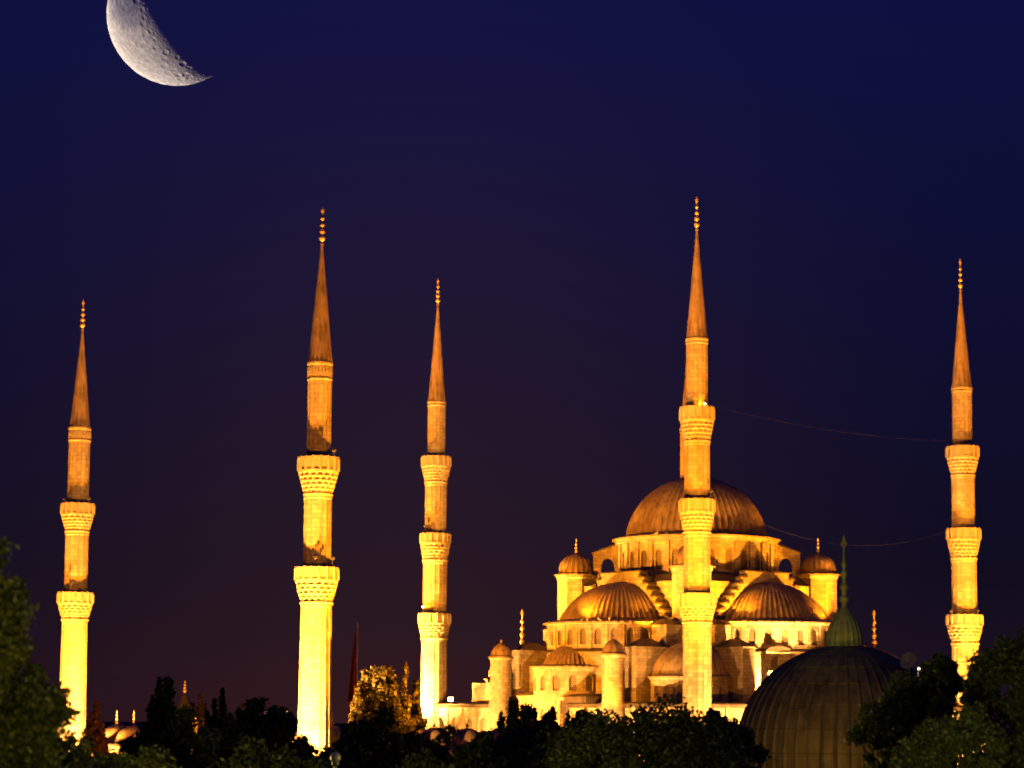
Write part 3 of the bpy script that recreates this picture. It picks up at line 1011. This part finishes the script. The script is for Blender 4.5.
dd_.lathe([(RB + 2.5, 0), (RB + 2.5, 1.6), (RB + 0.4, zc - 5.4)], 8, a0=PI / 8, cap=False)
ddo = dd_.build('drum', STONE, bath)
for p in panes:
    p.build('window', DARKPANE, ddo)
lz = lambda py: at(845, py, bY).z
rr = 17.6 * bk
capx = [(17.8, 649), (17.6, 645), (17.4, 640), (16.4, 632), (14.2, 625), (10.5, 618.5), (6.2, 612.5), (3.6, 608)]
lan = MB().lathe([(a_ * bk, lz(b_)) for a_, b_ in capx], 20 * 3, mod=ribbed(3, 0.06))
lano = lan.build('lantern_cap', PATINA, bath, 35)
fin = [(3.6, 608.2), (2.6, 605), (2.8, 602.5), (4.6, 601), (4.6, 597.5), (2.6, 595), (2.5, 592), (4.2, 588.5), (4.2, 585.5), (2.3, 583), (2.0, 578), (3.3, 575.5), (3.3, 572.5), (1.6, 570), (1.6, 568), (2.6, 566), (2.6, 562.5), (1.4, 560), (1.0, 549)]
MB().lathe([(a_ * bk, lz(b_)) for a_, b_ in fin], 14).build('finial', PATINA, lano, 35)
lf = MB()
fnf = lambda a_, b_, d_: (a_, d_, b_)
ring = [(0, 549)] + [(-2.6, 545.5), (-2.9, 543), (-1.6, 540), (0, 534.5), (1.6, 540), (2.9, 543), (2.6, 545.5)]
lf.prism([(a_ * bk, lz(b_)) for a_, b_ in ring], fnf, -0.07, 0.07)
lf.build('leaf_tip', PATINA, lano)


# ================================================================== trees
RNG = np.random.default_rng(11)


def leaves(centers, length, width, updir, rng):
    n = len(centers)
    a = rng.normal(size=(n, 3))
    a[:, 2] += updir
    a /= np.linalg.norm(a, axis=1, keepdims=True)
    r = rng.normal(size=(n, 3))
    b_ = np.cross(a, r)
    b_ /= np.linalg.norm(b_, axis=1, keepdims=True)
    s = rng.uniform(0.6, 1.25, size=(n, 1))
    L, Wd = a * length * 0.5 * s, b_ * width * 0.5 * s
    v = np.stack([centers - L, centers + Wd - L * 0.15, centers + L, centers - Wd - L * 0.15], 1).reshape(-1, 3)
    return v


def tree(px, ytop, Y, rpx, label, material, shape='round', n=6000, leaf=0.28, clump=None, group='trees in front of the mosque', zlow=3.0, gap=1.0, nclump=46, updir=0.0, tall=None):
    k = Y / F
    p = at(px, ytop, Y)
    X, top = p.x, p.z
    r = rpx * k
    rng = np.random.default_rng(int(abs(px) * 13 + ytop * 7 + Y))
    root = tag(empty('tree', (X, Y, 0)), label, 'tree', group)
    H = top
    cs, crs = [], []
    if shape == 'round':
        cz = max(zlow + (H - zlow) * 0.48, H - r * 1.15)
        rz = H - cz
        while len(cs) < nclump:
            d = rng.normal(size=3); d /= np.linalg.norm(d)
            u = rng.uniform(0.3, 1.12) ** 0.5
            cr = r * rng.uniform(0.11, 0.30) * (clump or 1)
            wob = 0.86 + 0.14 * math.sin(3 * math.atan2(d[1], d[0]) + px) * math.sin(2.3 * d[2] + ytop)
            q = d * u * wob
            c = np.array([q[0] * (r - cr * 0.5), q[1] * (r - cr * 0.5), cz + q[2] * (rz - cr * 0.7)])
            if c[2] < zlow:
                continue
            cs.append(c); crs.append(cr)
        c = np.array([rng.uniform(-.25, .25) * r, rng.uniform(-.3, .1) * r, H - r * 0.2]); cs.append(c); crs.append(r * 0.22)
    elif shape == 'cone':
        while len(cs) < nclump:
            t_ = rng.uniform(0, 1) ** 0.8                     # 0 foot, 1 top
            rad = r * (1 - t_) ** 0.95 * rng.uniform(0.3, 1.12) + 0.03 * r
            a = rng.uniform(0, 2 * PI)
            cr = r * (0.09 + 0.22 * (1 - t_)) * rng.uniform(0.6, 1.25)
            cs.append(np.array([rad * math.cos(a), rad * math.sin(a), zlow + (H - zlow - cr * 0.9) * t_]))
            crs.append(cr)
        cs.append(np.array([0, 0, H - r * 0.14])); crs.append(r * 0.1)
    elif shape == 'multi':                                    # several upright plumes
        for _ in range(tall or 6):
            a = rng.uniform(0, 2 * PI); q = rng.uniform(0, 0.8)
            bx, by = r * q * math.cos(a), r * q * math.sin(a)
            hh = H - (H - zlow) * rng.uniform(0.0, 0.35) * (0.4 + q)
            pr_ = r * rng.uniform(0.42, 0.62)
            for j in range(nclump // (tall or 6)):
                t_ = (j + rng.uniform(0, 1)) / (nclump // (tall or 6))
                rad = pr_ * (1 - t_ ** 1.6) * rng.uniform(0.2, 1)
                a = rng.uniform(0, 2 * PI)
                cr = pr_ * 0.42 * rng.uniform(0.6, 1.1) * (1.05 - 0.55 * t_)
                cs.append(np.array([bx + rad * math.cos(a), by + rad * math.sin(a), zlow + (hh - zlow - cr) * t_])); crs.append(cr)
    cs, crs = np.array(cs), np.array(crs)
    wgt = crs ** 2; wgt /= wgt.sum()
    idx = rng.choice(len(cs), size=n, p=wgt)
    d = rng.normal(size=(n, 3)); d /= np.linalg.norm(d, axis=1, keepdims=True)
    rad = rng.uniform(0.2, 1.0, size=(n, 1)) ** 0.6 * rng.uniform(0.8, 1.3, size=(n, 1))
    pos = cs[idx] + d * rad * crs[idx][:, None] * np.array([1, 1, 0.85 if shape == 'round' else 1.35])
    v = leaves(pos, leaf, leaf * 0.55, updir, rng)
    me = bpy.data.meshes.new('crown')
    m4 = len(v) // 4
    me.vertices.add(len(v)); me.vertices.foreach_set('co', v.astype('f').ravel())
    me.loops.add(m4 * 4); me.loops.foreach_set('vertex_index', np.arange(m4 * 4, dtype='i'))
    me.polygons.add(m4); me.polygons.foreach_set('loop_start', np.arange(0, m4 * 4, 4, dtype='i')); me.polygons.foreach_set('loop_total', np.full(m4, 4, 'i'))
    me.update(calc_edges=True)
    me.materials.append(material)
    o = bpy.data.objects.new('crown', me); COL.objects.link(o); o.parent = root
    tk = MB()
    tr0 = max(0.12, r * 0.07)
    wob = [(0, 0, 0)] + [(rng.normal() * 0.12, rng.normal() * 0.12, H * f) for f in (0.2, 0.4, 0.6, 0.8)] + [(0, 0, H * 0.93)]
    tk.tube(wob, [tr0 * 1.5, tr0, tr0 * 0.85, tr0 * 0.65, tr0 * 0.35, tr0 * 0.12], 8)
    for j in (rng.choice(len(cs), size=min(12, len(cs)), replace=False) if shape == 'round' else []):
        c = cs[j]
        z0_ = max(1.5, c[2] - max(abs(c[0]), abs(c[1])) * 0.9 - 0.6)
        tk.tube([(0, 0, z0_), (c[0] * 0.55, c[1] * 0.55, z0_ + (c[2] - z0_) * 0.45), tuple(c)], [tr0 * 0.4, tr0 * 0.25, tr0 * 0.08], 5)
    tk.build('trunk', BARK, root, 40)
    return root


G_NEAR = 'leafy trees close to the viewer'
tree(-62, 508, 30, 112, 'blurred leafy tree filling the lower left corner', LEAF_MID, n=32000, leaf=0.12, group=G_NEAR, zlow=3, nclump=170, clump=0.8)
tree(0, 640, 34, 84, 'low blurred leafy tree beneath the tall one in the left corner', LEAF_MID, n=18000, leaf=0.13, group=G_NEAR, zlow=3, nclump=110, clump=0.8)
tree(46, 713, 44, 100, 'low green bush-like tree at the foot of the leftmost minaret', LEAF_MID, n=14000, leaf=0.15, group=G_NEAR, zlow=7.2, nclump=70)
tree(908, 671, 62, 58, 'leafy tree overlapping the right edge of the dark dome', LEAF_BLUE, n=26000, leaf=0.16, group=G_NEAR, zlow=6, nclump=120, clump=0.85)
tree(1018, 626, 56, 66, 'tall leafy tree cut by the right border of the picture', LEAF_BLUE, n=26000, leaf=0.15, group=G_NEAR, zlow=6, nclump=120, clump=0.85)
tree(958, 702, 50, 66, 'lower leafy tree under the far right minaret', LEAF_BLUE, n=26000, leaf=0.125, group=G_NEAR, zlow=7, nclump=120, clump=0.85)
tree(940, 652, 66, 24, 'slim leafy tree just left of the far right minaret', LEAF_BLUE, n=9000, leaf=0.19, group=G_NEAR, zlow=6, nclump=70)
tree(655, 692, 92, 104, 'broad dark round-crowned tree below the tallest minaret', LEAF_DARK, n=34000, leaf=0.25, zlow=5, nclump=170, clump=0.85)
tree(594, 708, 84, 62, 'smaller round dark tree left of the broad one', LEAF_DARK, n=16000, leaf=0.23, zlow=5, nclump=90, clump=0.85)
tree(722, 708, 100, 42, 'rounded dark tree touching the left side of the dark dome', LEAF_DARK, n=8500, leaf=0.34, zlow=5)
tree(513, 698, 112, 30, 'feathery dark evergreen in front of the lit side wall', LEAF_DARK, 'multi', n=14000, leaf=0.28, updir=0.8, zlow=6.5, nclump=300, tall=10)
tree(548, 703, 116, 30, 'ragged dark evergreen right of the feathery one by the side wall', LEAF_DARK, 'multi', n=14000, leaf=0.27, updir=0.7, zlow=6.5, nclump=300, tall=11)
tree(579, 706, 110, 26, 'ragged evergreen touching the smaller round tree', LEAF_DARK, 'multi', n=12000, leaf=0.27, updir=0.7, zlow=6.5, nclump=260, tall=9)
tree(525, 720, 104, 84, 'wide dark tree under the row of ragged evergreens', LEAF_DARK, n=12000, leaf=0.34, zlow=5, nclump=70)
tree(447, 724, 108, 42, 'open-branched tree with bright gaps at the foot of the slim minaret', LEAF_DARK, n=2300, leaf=0.38, nclump=34, zlow=5)
tree(482, 730, 100, 42, 'low dark tree right of the open-branched tree', LEAF_DARK, n=8000, leaf=0.34, zlow=5)
tree(376, 707, 122, 52, 'dense black tree between the thickest and the slim minaret', LEAF_DARK, n=15000, leaf=0.38, nclump=80, zlow=5)
tree(389, 660, 226, 36, 'tall plumed tree lit amber by the floodlights', LEAF_OLIVE, 'multi', n=60000, leaf=0.32, group='trees lit amber by floodlights', zlow=6, nclump=260, updir=1.0, tall=14)
tree(361, 677, 222, 24, 'shorter plumed amber-lit tree on the left of the tall plumed one', LEAF_OLIVE, 'multi', n=26000, leaf=0.32, group='trees lit amber by floodlights', zlow=6, nclump=140, updir=1.0, tall=9)
tree(416, 680, 232, 18, 'small amber-lit tree tucked against the slim minaret', LEAF_OLIVE, 'cone', n=14000, leaf=0.34, group='trees lit amber by floodlights', zlow=5, updir=1.0, nclump=60)
tree(262, 696, 150, 50, 'rounded dark tree just left of the thickest minaret', LEAF_DARK, n=15000, leaf=0.42, nclump=80, zlow=5)
tree(298, 734, 140, 30, 'low ragged tree at the foot of the thickest minaret', LEAF_DARK, n=2600, leaf=0.4, zlow=5)
tree(222, 685, 205, 15, 'slim brownish evergreen, tallest between the two left minarets', LEAF_OLIVE, 'multi', n=14000, leaf=0.34, updir=1.0, zlow=6, nclump=160, tall=5)
tree(204, 692, 200, 15, 'brownish evergreen between the slim brownish one and the kiosk', LEAF_OLIVE, 'multi', n=14000, leaf=0.34, updir=1.0, zlow=6, nclump=160, tall=5)
tree(240, 701, 208, 18, 'short brownish evergreen behind the rounded dark tree', LEAF_OLIVE, 'multi', n=14000, leaf=0.34, updir=1.0, zlow=6, nclump=160, tall=6)
tree(160, 674, 132, 30, 'broad feathery evergreen right of the small pale dome', LEAF_DARK, 'multi', n=24000, leaf=0.28, updir=0.5, nclump=420, zlow=6.5, tall=14)
tree(184, 706, 108, 44, 'rounded dark green tree below the cone-roofed kiosk', LEAF_MID, n=12000, leaf=0.34, zlow=5)
tree(228, 716, 118, 44, 'rounded dark tree with a flat top below the brownish evergreens', LEAF_DARK, n=10000, leaf=0.36, zlow=5)
tree(143, 722, 110, 26, 'small dark tree in front of the small pale dome', LEAF_DARK, n=7000, leaf=0.3, zlow=5)
tree(96, 702, 190, 14, 'thin reddish tree beside the leftmost minaret', LEAF_RED, 'cone', n=5000, leaf=0.4, updir=1.0, zlow=6, nclump=60)
tree(140, 744, 90, 74, 'wide low green tree along the bottom edge on the left', LEAF_MID, n=10000, leaf=0.3, zlow=5, nclump=60)
tree(330, 746, 100, 52, 'low dark tree behind the pale round lamp', LEAF_DARK, n=8000, leaf=0.34, zlow=5)
tree(262, 738, 92, 70, 'broad low dark tree along the bottom edge left of the lamp', LEAF_DARK, n=10000, leaf=0.32, zlow=5)
tree(424, 748, 90, 46, 'low dark tree along the bottom edge under the bright gaps', LEAF_DARK, n=4500, leaf=0.32, zlow=5)

# ================================================================== small things
# limp flag on its pole
fp_ = at(357.5, 622, 292)
flag = tag(empty('flagpole', (fp_.x, 292, 0)), 'tall thin flagpole rising behind the amber-lit trees', 'flagpole')
MB().lathe([(0.16, 0), (0.13, fp_.z * 0.5), (0.08, fp_.z - 0.25), (0.16, fp_.z - 0.15), (0.02, fp_.z)], 10).build('pole', PALESTEEL, flag, 40)
fl = MB()
nz, nx = 22, 14
zt_, zb_ = fp_.z - 1.2, at(357, 700, 292).z
vs, fs = [], []
for j in range(nz + 1):
    f_ = j / nz
    wd = 0.12 + 0.95 * f_ ** 0.9
    for i in range(nx + 1):
        s_ = i / nx
        vs.append((-0.14 - wd * s_, 0.28 * f_ * math.sin(s_ * 9 + f_ * 1.5), zt_ + (zb_ - zt_) * f_ - 0.5 * s_ * f_))
for j in range(nz):
    for i in range(nx):
        a_ = j * (nx + 1) + i
        fs.append((a_, a_ + 1, a_ + nx + 2, a_ + nx + 1))
fl.add(vs, fs)
flo = fl.build('flag', FLAGRED, None, 80, (fp_.x, 292, 0), fix=False)
flo.modifiers.new('thickness', 'SOLIDIFY').thickness = 0.02
tag(flo, 'dark red flag hanging limp from its pole', 'flag')

# cone-roofed kiosk
kp = at(185, 680, 180)
kk = 180 / F
kiosk = tag(empty('kiosk', (kp.x, 180, 0)), 'small kiosk with a dark cone roof and a thin bright finial', 'kiosk')
kz = lambda py: at(185, py, 180).z
MB().lathe([(17 * kk, kz(722)), (14.5 * kk, kz(720)), (9 * kk, kz(709)), (4 * kk, kz(699)), (1.2 * kk, kz(693))], 16 * 3, mod=ribbed(3, 0.05)).build('roof', LEADD, kiosk, 30)
MB().lathe(finial_prof(kz(693.5), kz(680) - kz(693.5), 0.16, 3), 10).build('finial', BRASS, kiosk, 40)
for i in range(8):
    a = 2 * PI * i / 8
    MB().lathe([(0.16, 0), (0.12, 0.3), (0.11, kz(722) - 0.4), (0.18, kz(722))], 10, c=(12.5 * kk * math.cos(a), 12.5 * kk * math.sin(a))).build('column', STONE, kiosk, 40)
for i in range(5):                                         # small lamps along the eaves
    a = -PI / 2 + (i - 2) * 0.5
    MB().lathe([(0.01, kz(719) - 0.02), (0.07, kz(719) + 0.06), (0.01, kz(719) + 0.14)], 8, c=(15 * kk * math.cos(a), 15 * kk * math.sin(a))).build('lamp', REDGLOW, kiosk)


def street_lamp(px, py, Y, rpx, label, lit):
    p = at(px, py, Y)
    r = rpx * Y / F
    root = tag(empty('street_lamp', (p.x, Y, 0)), label, 'lamp')
    MB().lathe([(0.14, 0), (0.14, 0.6), (0.07, 0.8), (0.05, p.z - r * 1.6), (0.12, p.z - r * 1.3), (0.12, p.z - r * 0.85)], 12).build('post', STEEL, root, 40)
    MB().lathe([(max(0.01, r * math.cos(q)), p.z + r * math.sin(q)) for q in np.linspace(-PI / 2, PI / 2, 15)], 24, cap=False).build('globe', LAMPGLOW if lit else PALESTEEL, root, 60)
    MB().lathe([(r * 0.4, p.z + r * 0.9), (r * 0.3, p.z + r * 1.1), (0.02, p.z + r * 1.3)], 12).build('cap', STEEL, root, 40)
    return root


street_lamp(335.5, 757.5, 70, 5.4, 'unlit pale round globe lamp among the dark trees', False)


# lamps with a head: a floodlight that shows
def floodlight(loc, aim, label, size=0.4, glow=LAMPGLOW, post=0.0, group=None):
    root = tag(empty('floodlight', loc), label, 'floodlight', group)
    d = (Vector(aim) - Vector(loc)).normalized()
    q = d.to_track_quat('Z', 'Y').to_matrix()
    s = size
    def oriented(mb):
        mb.v = [tuple(q @ Vector(p)) for p in mb.v]
        return mb
    oriented(MB().frustum(-s * .35, s * .35, -s * .25, s * .25, -s * .4, -s * .1, s * .08, s * .06).frustum(-s * .5, s * .5, -s * .36, s * .36, -s * .098, s * .2, 0.0, 0.0)).build('housing', STEEL, root)
    oriented(MB().frustum(-s * .45, s * .45, -s * .31, s * .31, s * .202, s * .24, s * .03, s * .03)).build('lens', glow, root)
    MB().tube([(0, 0, -s * 0.9 - post), (0, 0, -s * 0.35)], [s * .09, s * .09], 6).build('bracket', STEEL, root)
    return root


# the bright lamp on the terrace beside the slim minaret
bl = at(424.5, 697, 300)
bl = at(451, 699.5, 302)
floodlight(bl, bl + Vector((-0.3, -1.0, 0.25)), 'glaring lit floodlight on the terrace edge beside the slim minaret', 0.75, LAMPGLOW, 0.3)

# small fittings clamped to the balconies
FG = 'small floodlights on the minaret balconies'
for (px, py, Y, lab, glow) in [
    (64.5, 499, 274, 'small floodlight left of the upper balcony on the leftmost minaret', DIMGLOW),
    (89.0, 498, 273, 'small floodlight right of the upper balcony on the leftmost minaret', STEEL),
    (71.0, 583, 273, 'small bright floodlight above the lower balcony on the leftmost minaret', DIMGLOW),
    (315.5, 557, 228, 'round pale floodlight above the lower balcony on the thickest minaret', DIMGLOW),
    (332.5, 558, 228.5, 'floodlight right of the lower balcony on the thickest minaret', DIMGLOW),
    (334.0, 450, 228.5, 'floodlight right of the upper balcony on the thickest minaret', DIMGLOW),
    (425.5, 526, 308.6, 'pale floodlight left of the middle balcony on the slim minaret', DIMGLOW),
    (423.2, 607, 308.4, 'white lit floodlight left of the lowest balcony on the slim minaret', LAMPGLOW),
    (711.0, 491, 262.6, 'small white floodlight right of the middle balcony on the tallest minaret', DIMGLOW),
    (704.5, 404, 262.6, 'lit floodlight on the top balcony of the tallest minaret', LAMPGLOW),
    (951.5, 611, 292.8, 'small floodlight left of the lowest balcony on the far right minaret', DIMGLOW),
    (977.5, 611, 292.8, 'small floodlight right of the lowest balcony on the far right minaret', DIMGLOW),
    (971.5, 527, 292.8, 'thin floodlight on the middle balcony of the far right minaret', DIMGLOW)]:
    p = at(px, py, Y)
    floodlight(p, p + Vector((0.1, 0.35, 1.0)) if glow is not LAMPGLOW else p + Vector((0.05, -1.0, 0.5)), lab, 0.42 if glow is not LAMPGLOW else 0.26, glow, 0.35, FG)

# dish and lamp above the right tree
dp = at(909.5, 662, 118)
dish = tag(empty('satellite_dish', (dp.x, 118, 0)), 'round satellite dish peeping above the right-hand tree', 'satellite dish')
dm_ = MB().lathe([(0.02, 0.0), (0.2, 0.02), (0.36, 0.07), (0.48, 0.15), (0.49, 0.17), (0.36, 0.09), (0.2, 0.04), (0.02, 0.02)], 28, cap=False)
q = Vector((-0.5, -0.75, 0.35)).normalized().to_track_quat('Z', 'Y').to_matrix()
dm_.v = [tuple(q @ Vector(p) + Vector((0, 0, dp.z))) for p in dm_.v]
dm_.build('reflector', plain_mat('dish_paint', (0.55, 0.42, 0.30), 0.5, 0.1, 0.3, 3.0), dish, 50)
MB().tube([(0, 0.05, 0), (0, 0.05, dp.z)], [0.05, 0.05], 8).tube([(0, 0, dp.z - 0.1), tuple(q @ Vector((0, -0.3, 0.5)) + Vector((0, 0, dp.z)))], [0.02, 0.02], 6).build('mast', STEEL, dish)
tp = at(919, 671, 110)
wl = tag(empty('lamp_post', (tp.x, 110, 0)), 'small white lit lamp glinting through the right-hand tree', 'lamp')
MB().lathe([(0.08, 0), (0.05, tp.z - 0.5), (0.05, tp.z - 0.3)], 10).build('post', STEEL, wl, 40)
MB().lathe([(0.03, tp.z - 0.3), (0.06, tp.z - 0.25), (0.06, tp.z + 0.2), (0.03, tp.z + 0.25)], 10).build('tube', glow_mat('white_lamp_glass', (1, 0.8, 0.6), 4.0), wl, 40)

# gulls on the eaves
def gull(loc, rz, label):
    root_m = MB()
    pr_ = [(0.01, -0.30), (0.05, -0.24), (0.10, -0.10), (0.12, 0.02), (0.10, 0.12), (0.06, 0.19), (0.055, 0.23)]
    root_m.lathe([(r_, z_) for r_, z_ in pr_], 12, mod=lambda i, j: 1)
    root_m.v = [(z_, y_, x_ * 0.9 + 0.16 + z_ * 0.35) for x_, y_, z_ in root_m.v]
    hd = MB().lathe([(0.01, 0.24), (0.05, 0.27), (0.062, 0.32), (0.05, 0.37), (0.01, 0.40)], 10, c=(0.23, 0))
    bk_ = MB().lathe([(0.022, 0), (0.014, 0.05), (0.003, 0.085)], 6)
    bk_.v = [(0.28 + z_, x_, 0.315 + y_) for x_, y_, z_ in bk_.v]
    legs = MB().tube([(0.0, 0.035, 0.0), (0.0, 0.035, 0.09)], [0.012, 0.012], 5).tube([(0.0, -0.035, 0.0), (0.0, -0.035, 0.09)], [0.012, 0.012], 5)
    for x_ in (hd, bk_, legs):
        root_m.add(x_.v, x_.f)
    o = root_m.build('gull', GULL, None, 60, loc)
    o.rotation_euler = (0, 0, rz)
    tag(o, label, 'gull', 'gulls perched on the dome eaves')
    return o


def eave(c, r, z, a):
    return loc2w(c[0] + r * math.cos(a), c[1] + r * math.sin(a), z)


gi = 0
LABS = ['leftmost white gull on the eave of the left semi-dome', 'second white gull on the left semi-dome eave, close to the leftmost', 'white gull alone near the middle of the left semi-dome eave', 'white gull farthest right on the left semi-dome eave',
        'white gull on the great dome eave, left of its neighbour', 'white gull on the great dome eave nearest the tallest minaret']
for c, r, z, px in [((-14.3, 0), 10.0, 22.78, 583), ((-14.3, 0), 10.0, 22.78, 588), ((-14.3, 0), 10.0, 22.78, 600), ((-14.3, 0), 10.0, 22.78, 610), ((0, 0), 11.5, 34.93, 657), ((0, 0), 11.5, 34.93, 667)]:
    best = min((abs(512 + eave(c, r, z, a).x / eave(c, r, z, a).y * F - px), a) for a in np.linspace(-PI - 0.9, -PI / 2 + 0.3, 400))[1]
    gull(eave(c, r, z, best), 0.7 + gi * 1.3, LABS[gi])
    gi += 1


# cables slung between two minarets
def cable(a, b, sag, label):
    pts = []
    for i in range(41):
        f_ = i / 40
        p = a.lerp(b, f_)
        p.z -= sag * 4 * f_ * (1 - f_)
        pts.append(p - a)
    o = MB().tube(pts, [0.008] * 41, 6).build('cable', WIRE, None, 60, a)
    tag(o, label, 'cable', 'cables slung between the minarets')


cable(at(713, 406, 264.5), at(948, 441, 292.5), 0.9, 'upper thin cable sagging from the tallest to the far right minaret')
cable(at(714, 500, 264.5), at(947, 531, 292.5), 3.6, 'lower thin cable sagging behind the green finial')

# ================================================================== floodlighting
def around(Mx, az, D, z):
    a = R(az)                       # 0 = towards the viewer, + = to the right
    return Mx + Vector((D * math.sin(a), -D * math.cos(a), z))


K = 1.0
def light_minaret(Mx, az, D, watts, aim, size=75, z=1.5):
    spot(around(Mx, az, D, z), Mx + Vector((0, 0, aim)), watts * K, size, 0.85, radius=0.4)


b1, b2, b3, b4, b5, b6 = (x[1] for x in (M1, M2, M3, M4, M5, M6))


def foot_light(Mx, az, D, watts, aim, size=100):
    spot(around(Mx, az, D, 1.2), Mx + Vector((0, 0, aim)), watts, size, 0.85, HALIDE, radius=0.08)


light_minaret(b2, -10, 13.5, 520e3, 42)
light_minaret(b2, 78, 24, 360e3, 45)
light_minaret(b2, 0, 60, 90e3, 52, 45)  # weak fill beam added far in front, lifts the balcony shadows
foot_light(b2, -22, 12, 330e3, 13)
light_minaret(b1, 24, 15, 290e3, 40)
light_minaret(b1, -75, 22, 280e3, 40)
light_minaret(b1, 10, 60, 110e3, 50, 45)  # another added fill beam, softening the shade above these balconies
foot_light(b1, 12, 12, 190e3, 14)
light_minaret(b3, -60, 20, 430e3, 38, z=7)
light_minaret(b3, 10, 50, 240e3, 48, 45)
spot(around(b3, -50, 10, 8), b3 + Vector((0, 0, 20)), 330e3, 110, 0.85, HALIDE, 0.06)
light_minaret(b4, -36, 24, 350e3, 40, 56)
light_minaret(b4, 30, 24, 300e3, 40, 56)
foot_light(b4, -10, 14, 60e3, 16)
light_minaret(b4, -4, 52, 400e3, 52, 50)
light_minaret(b5, 12, 24, 380e3, 40)
light_minaret(b5, -60, 28, 200e3, 42)
light_minaret(b5, 5, 55, 240e3, 50, 45)
foot_light(b5, -8, 13, 120e3, 16)
light_minaret(b6, -60, 24, 420e3, 42, z=13)

# the hall: beams from the ground in front, and from the terraces
spot((-46, 244, 14), loc2w(-6, 0, 26), 700e3, 36, 0.8)
spot((100, 228, 14), loc2w(2, -6, 27), 60e3, 34, 0.8)
spot((26, 214, 4), loc2w(-2, -2, 33), 60e3, 30, 0.8)
# right-hand terrace, hot
spot(loc2w(-9.6, -25.2, 12.6), loc2w(-3, -20.5, 20), 90e3, 120, 0.7, HALIDE, 0.06)
spot(loc2w(3.0, -27.5, 12.6), loc2w(1, -20, 20), 70e3, 110, 0.8, HALIDE, 0.06)
# left-hand terrace
spot(loc2w(-31, 6, 13.2), loc2w(-20, 1, 19), 15e3, 100, 0.8, radius=0.06)
spot(loc2w(-29, -15, 12.4), loc2w(-22, -10, 17), 4e3, 110, 0.8, radius=0.06)
spot(loc2w(-27.5, 16, 12.4), loc2w(-25.5, 11.8, 16), 2e3, 110, 0.8, radius=0.06)
# from the semi-dome eaves up to the drum
spot(loc2w(3, -24.2, 23.4), loc2w(0, -10, 34), 9e3, 90, 0.8, radius=0.06)
# unseen beams added over the buttress pier roofs to brighten drum and dome
for x, y, w in ((-11.9, -21.5, 85e3), (11.9, -21.5, 75e3), (-21.5, -11.9, 30e3), (-21.5, 11.9, 45e3)):
    spot(loc2w(x, y, 20.7), loc2w(x * 0.32, y * 0.42, 35.5), w, 62, 0.8, radius=0.06)
spot(loc2w(-24.2, -3, 23.4), loc2w(-10, 0, 35), 14e3, 90, 0.8, radius=0.06)
# side walls by the ground
for y, w in ((24, 30e3), (10, 20e3), (-4, 18e3), (-18, 22e3)):
    spot(loc2w(-38, y, 1.5), loc2w(-24.7, y, 9), w * 3.4, 110, 0.8, HALIDE, 0.06)
for x, w in ((-18, 40e3), (-6, 40e3), (8, 20e3)):
    spot(loc2w(x, -38, 1.5), loc2w(x, -28.5, 9), w * 3.4, 110, 0.8, HALIDE, 0.06)
# amber tree and courtyard
spot((-14.5, 211, 2.0), at(380, 706, 226), 8e3, 75, 1.0, radius=0.06)
spot(loc2w(-60, 40, 2), loc2w(-70, 24, 8), 22e3, 100, 0.8)
spot(loc2w(-86, 12, 2), loc2w(-78, 24, 9), 26e3, 120, 0.8)
spot(loc2w(-40, 14, 2.5), loc2w(-32, 26, 7), 30e3, 120, 0.8)
spot(loc2w(-50, -36, 2.0), loc2w(-40, -26, 7), 18e3, 120, 0.8)
# added beam that lightens the brown conifers by the courtyard wall
spot((-25.5, 166, 2.5), at(205, 700, 195), 26e3, 70, 0.8, radius=0.06)
# lit fitting on the top balcony of the tallest minaret
p = at(703, 404, 262.2)
point(p + Vector((0, -0.1, 0.1)), 300, SODIUM, 0.05)

# park lamps low among the near trees
LAMPW = (1.0, 0.74, 0.16)
point((-4.2, 18, 9.35), 1600, LAMPW, 0.1)
point((7.5, 34, 8.8), 2300, (1.0, 0.84, 0.28), 0.1)
point((15.5, 124, 6.6), 1900, (1.0, 0.58, 0.12), 0.1)
point((4.5, 70, 7.8), 1300, LAMPW, 0.1)
point((-13, 76, 7.6), 2600, LAMPW, 0.1)
spot((6.8, 107, 8.6), at(845, 600, 142), 6.5e3, 16, 0.8, (1.0, 0.84, 0.20), 0.05)  # no park lamp: unseen beam added to brighten lantern cap and green finial
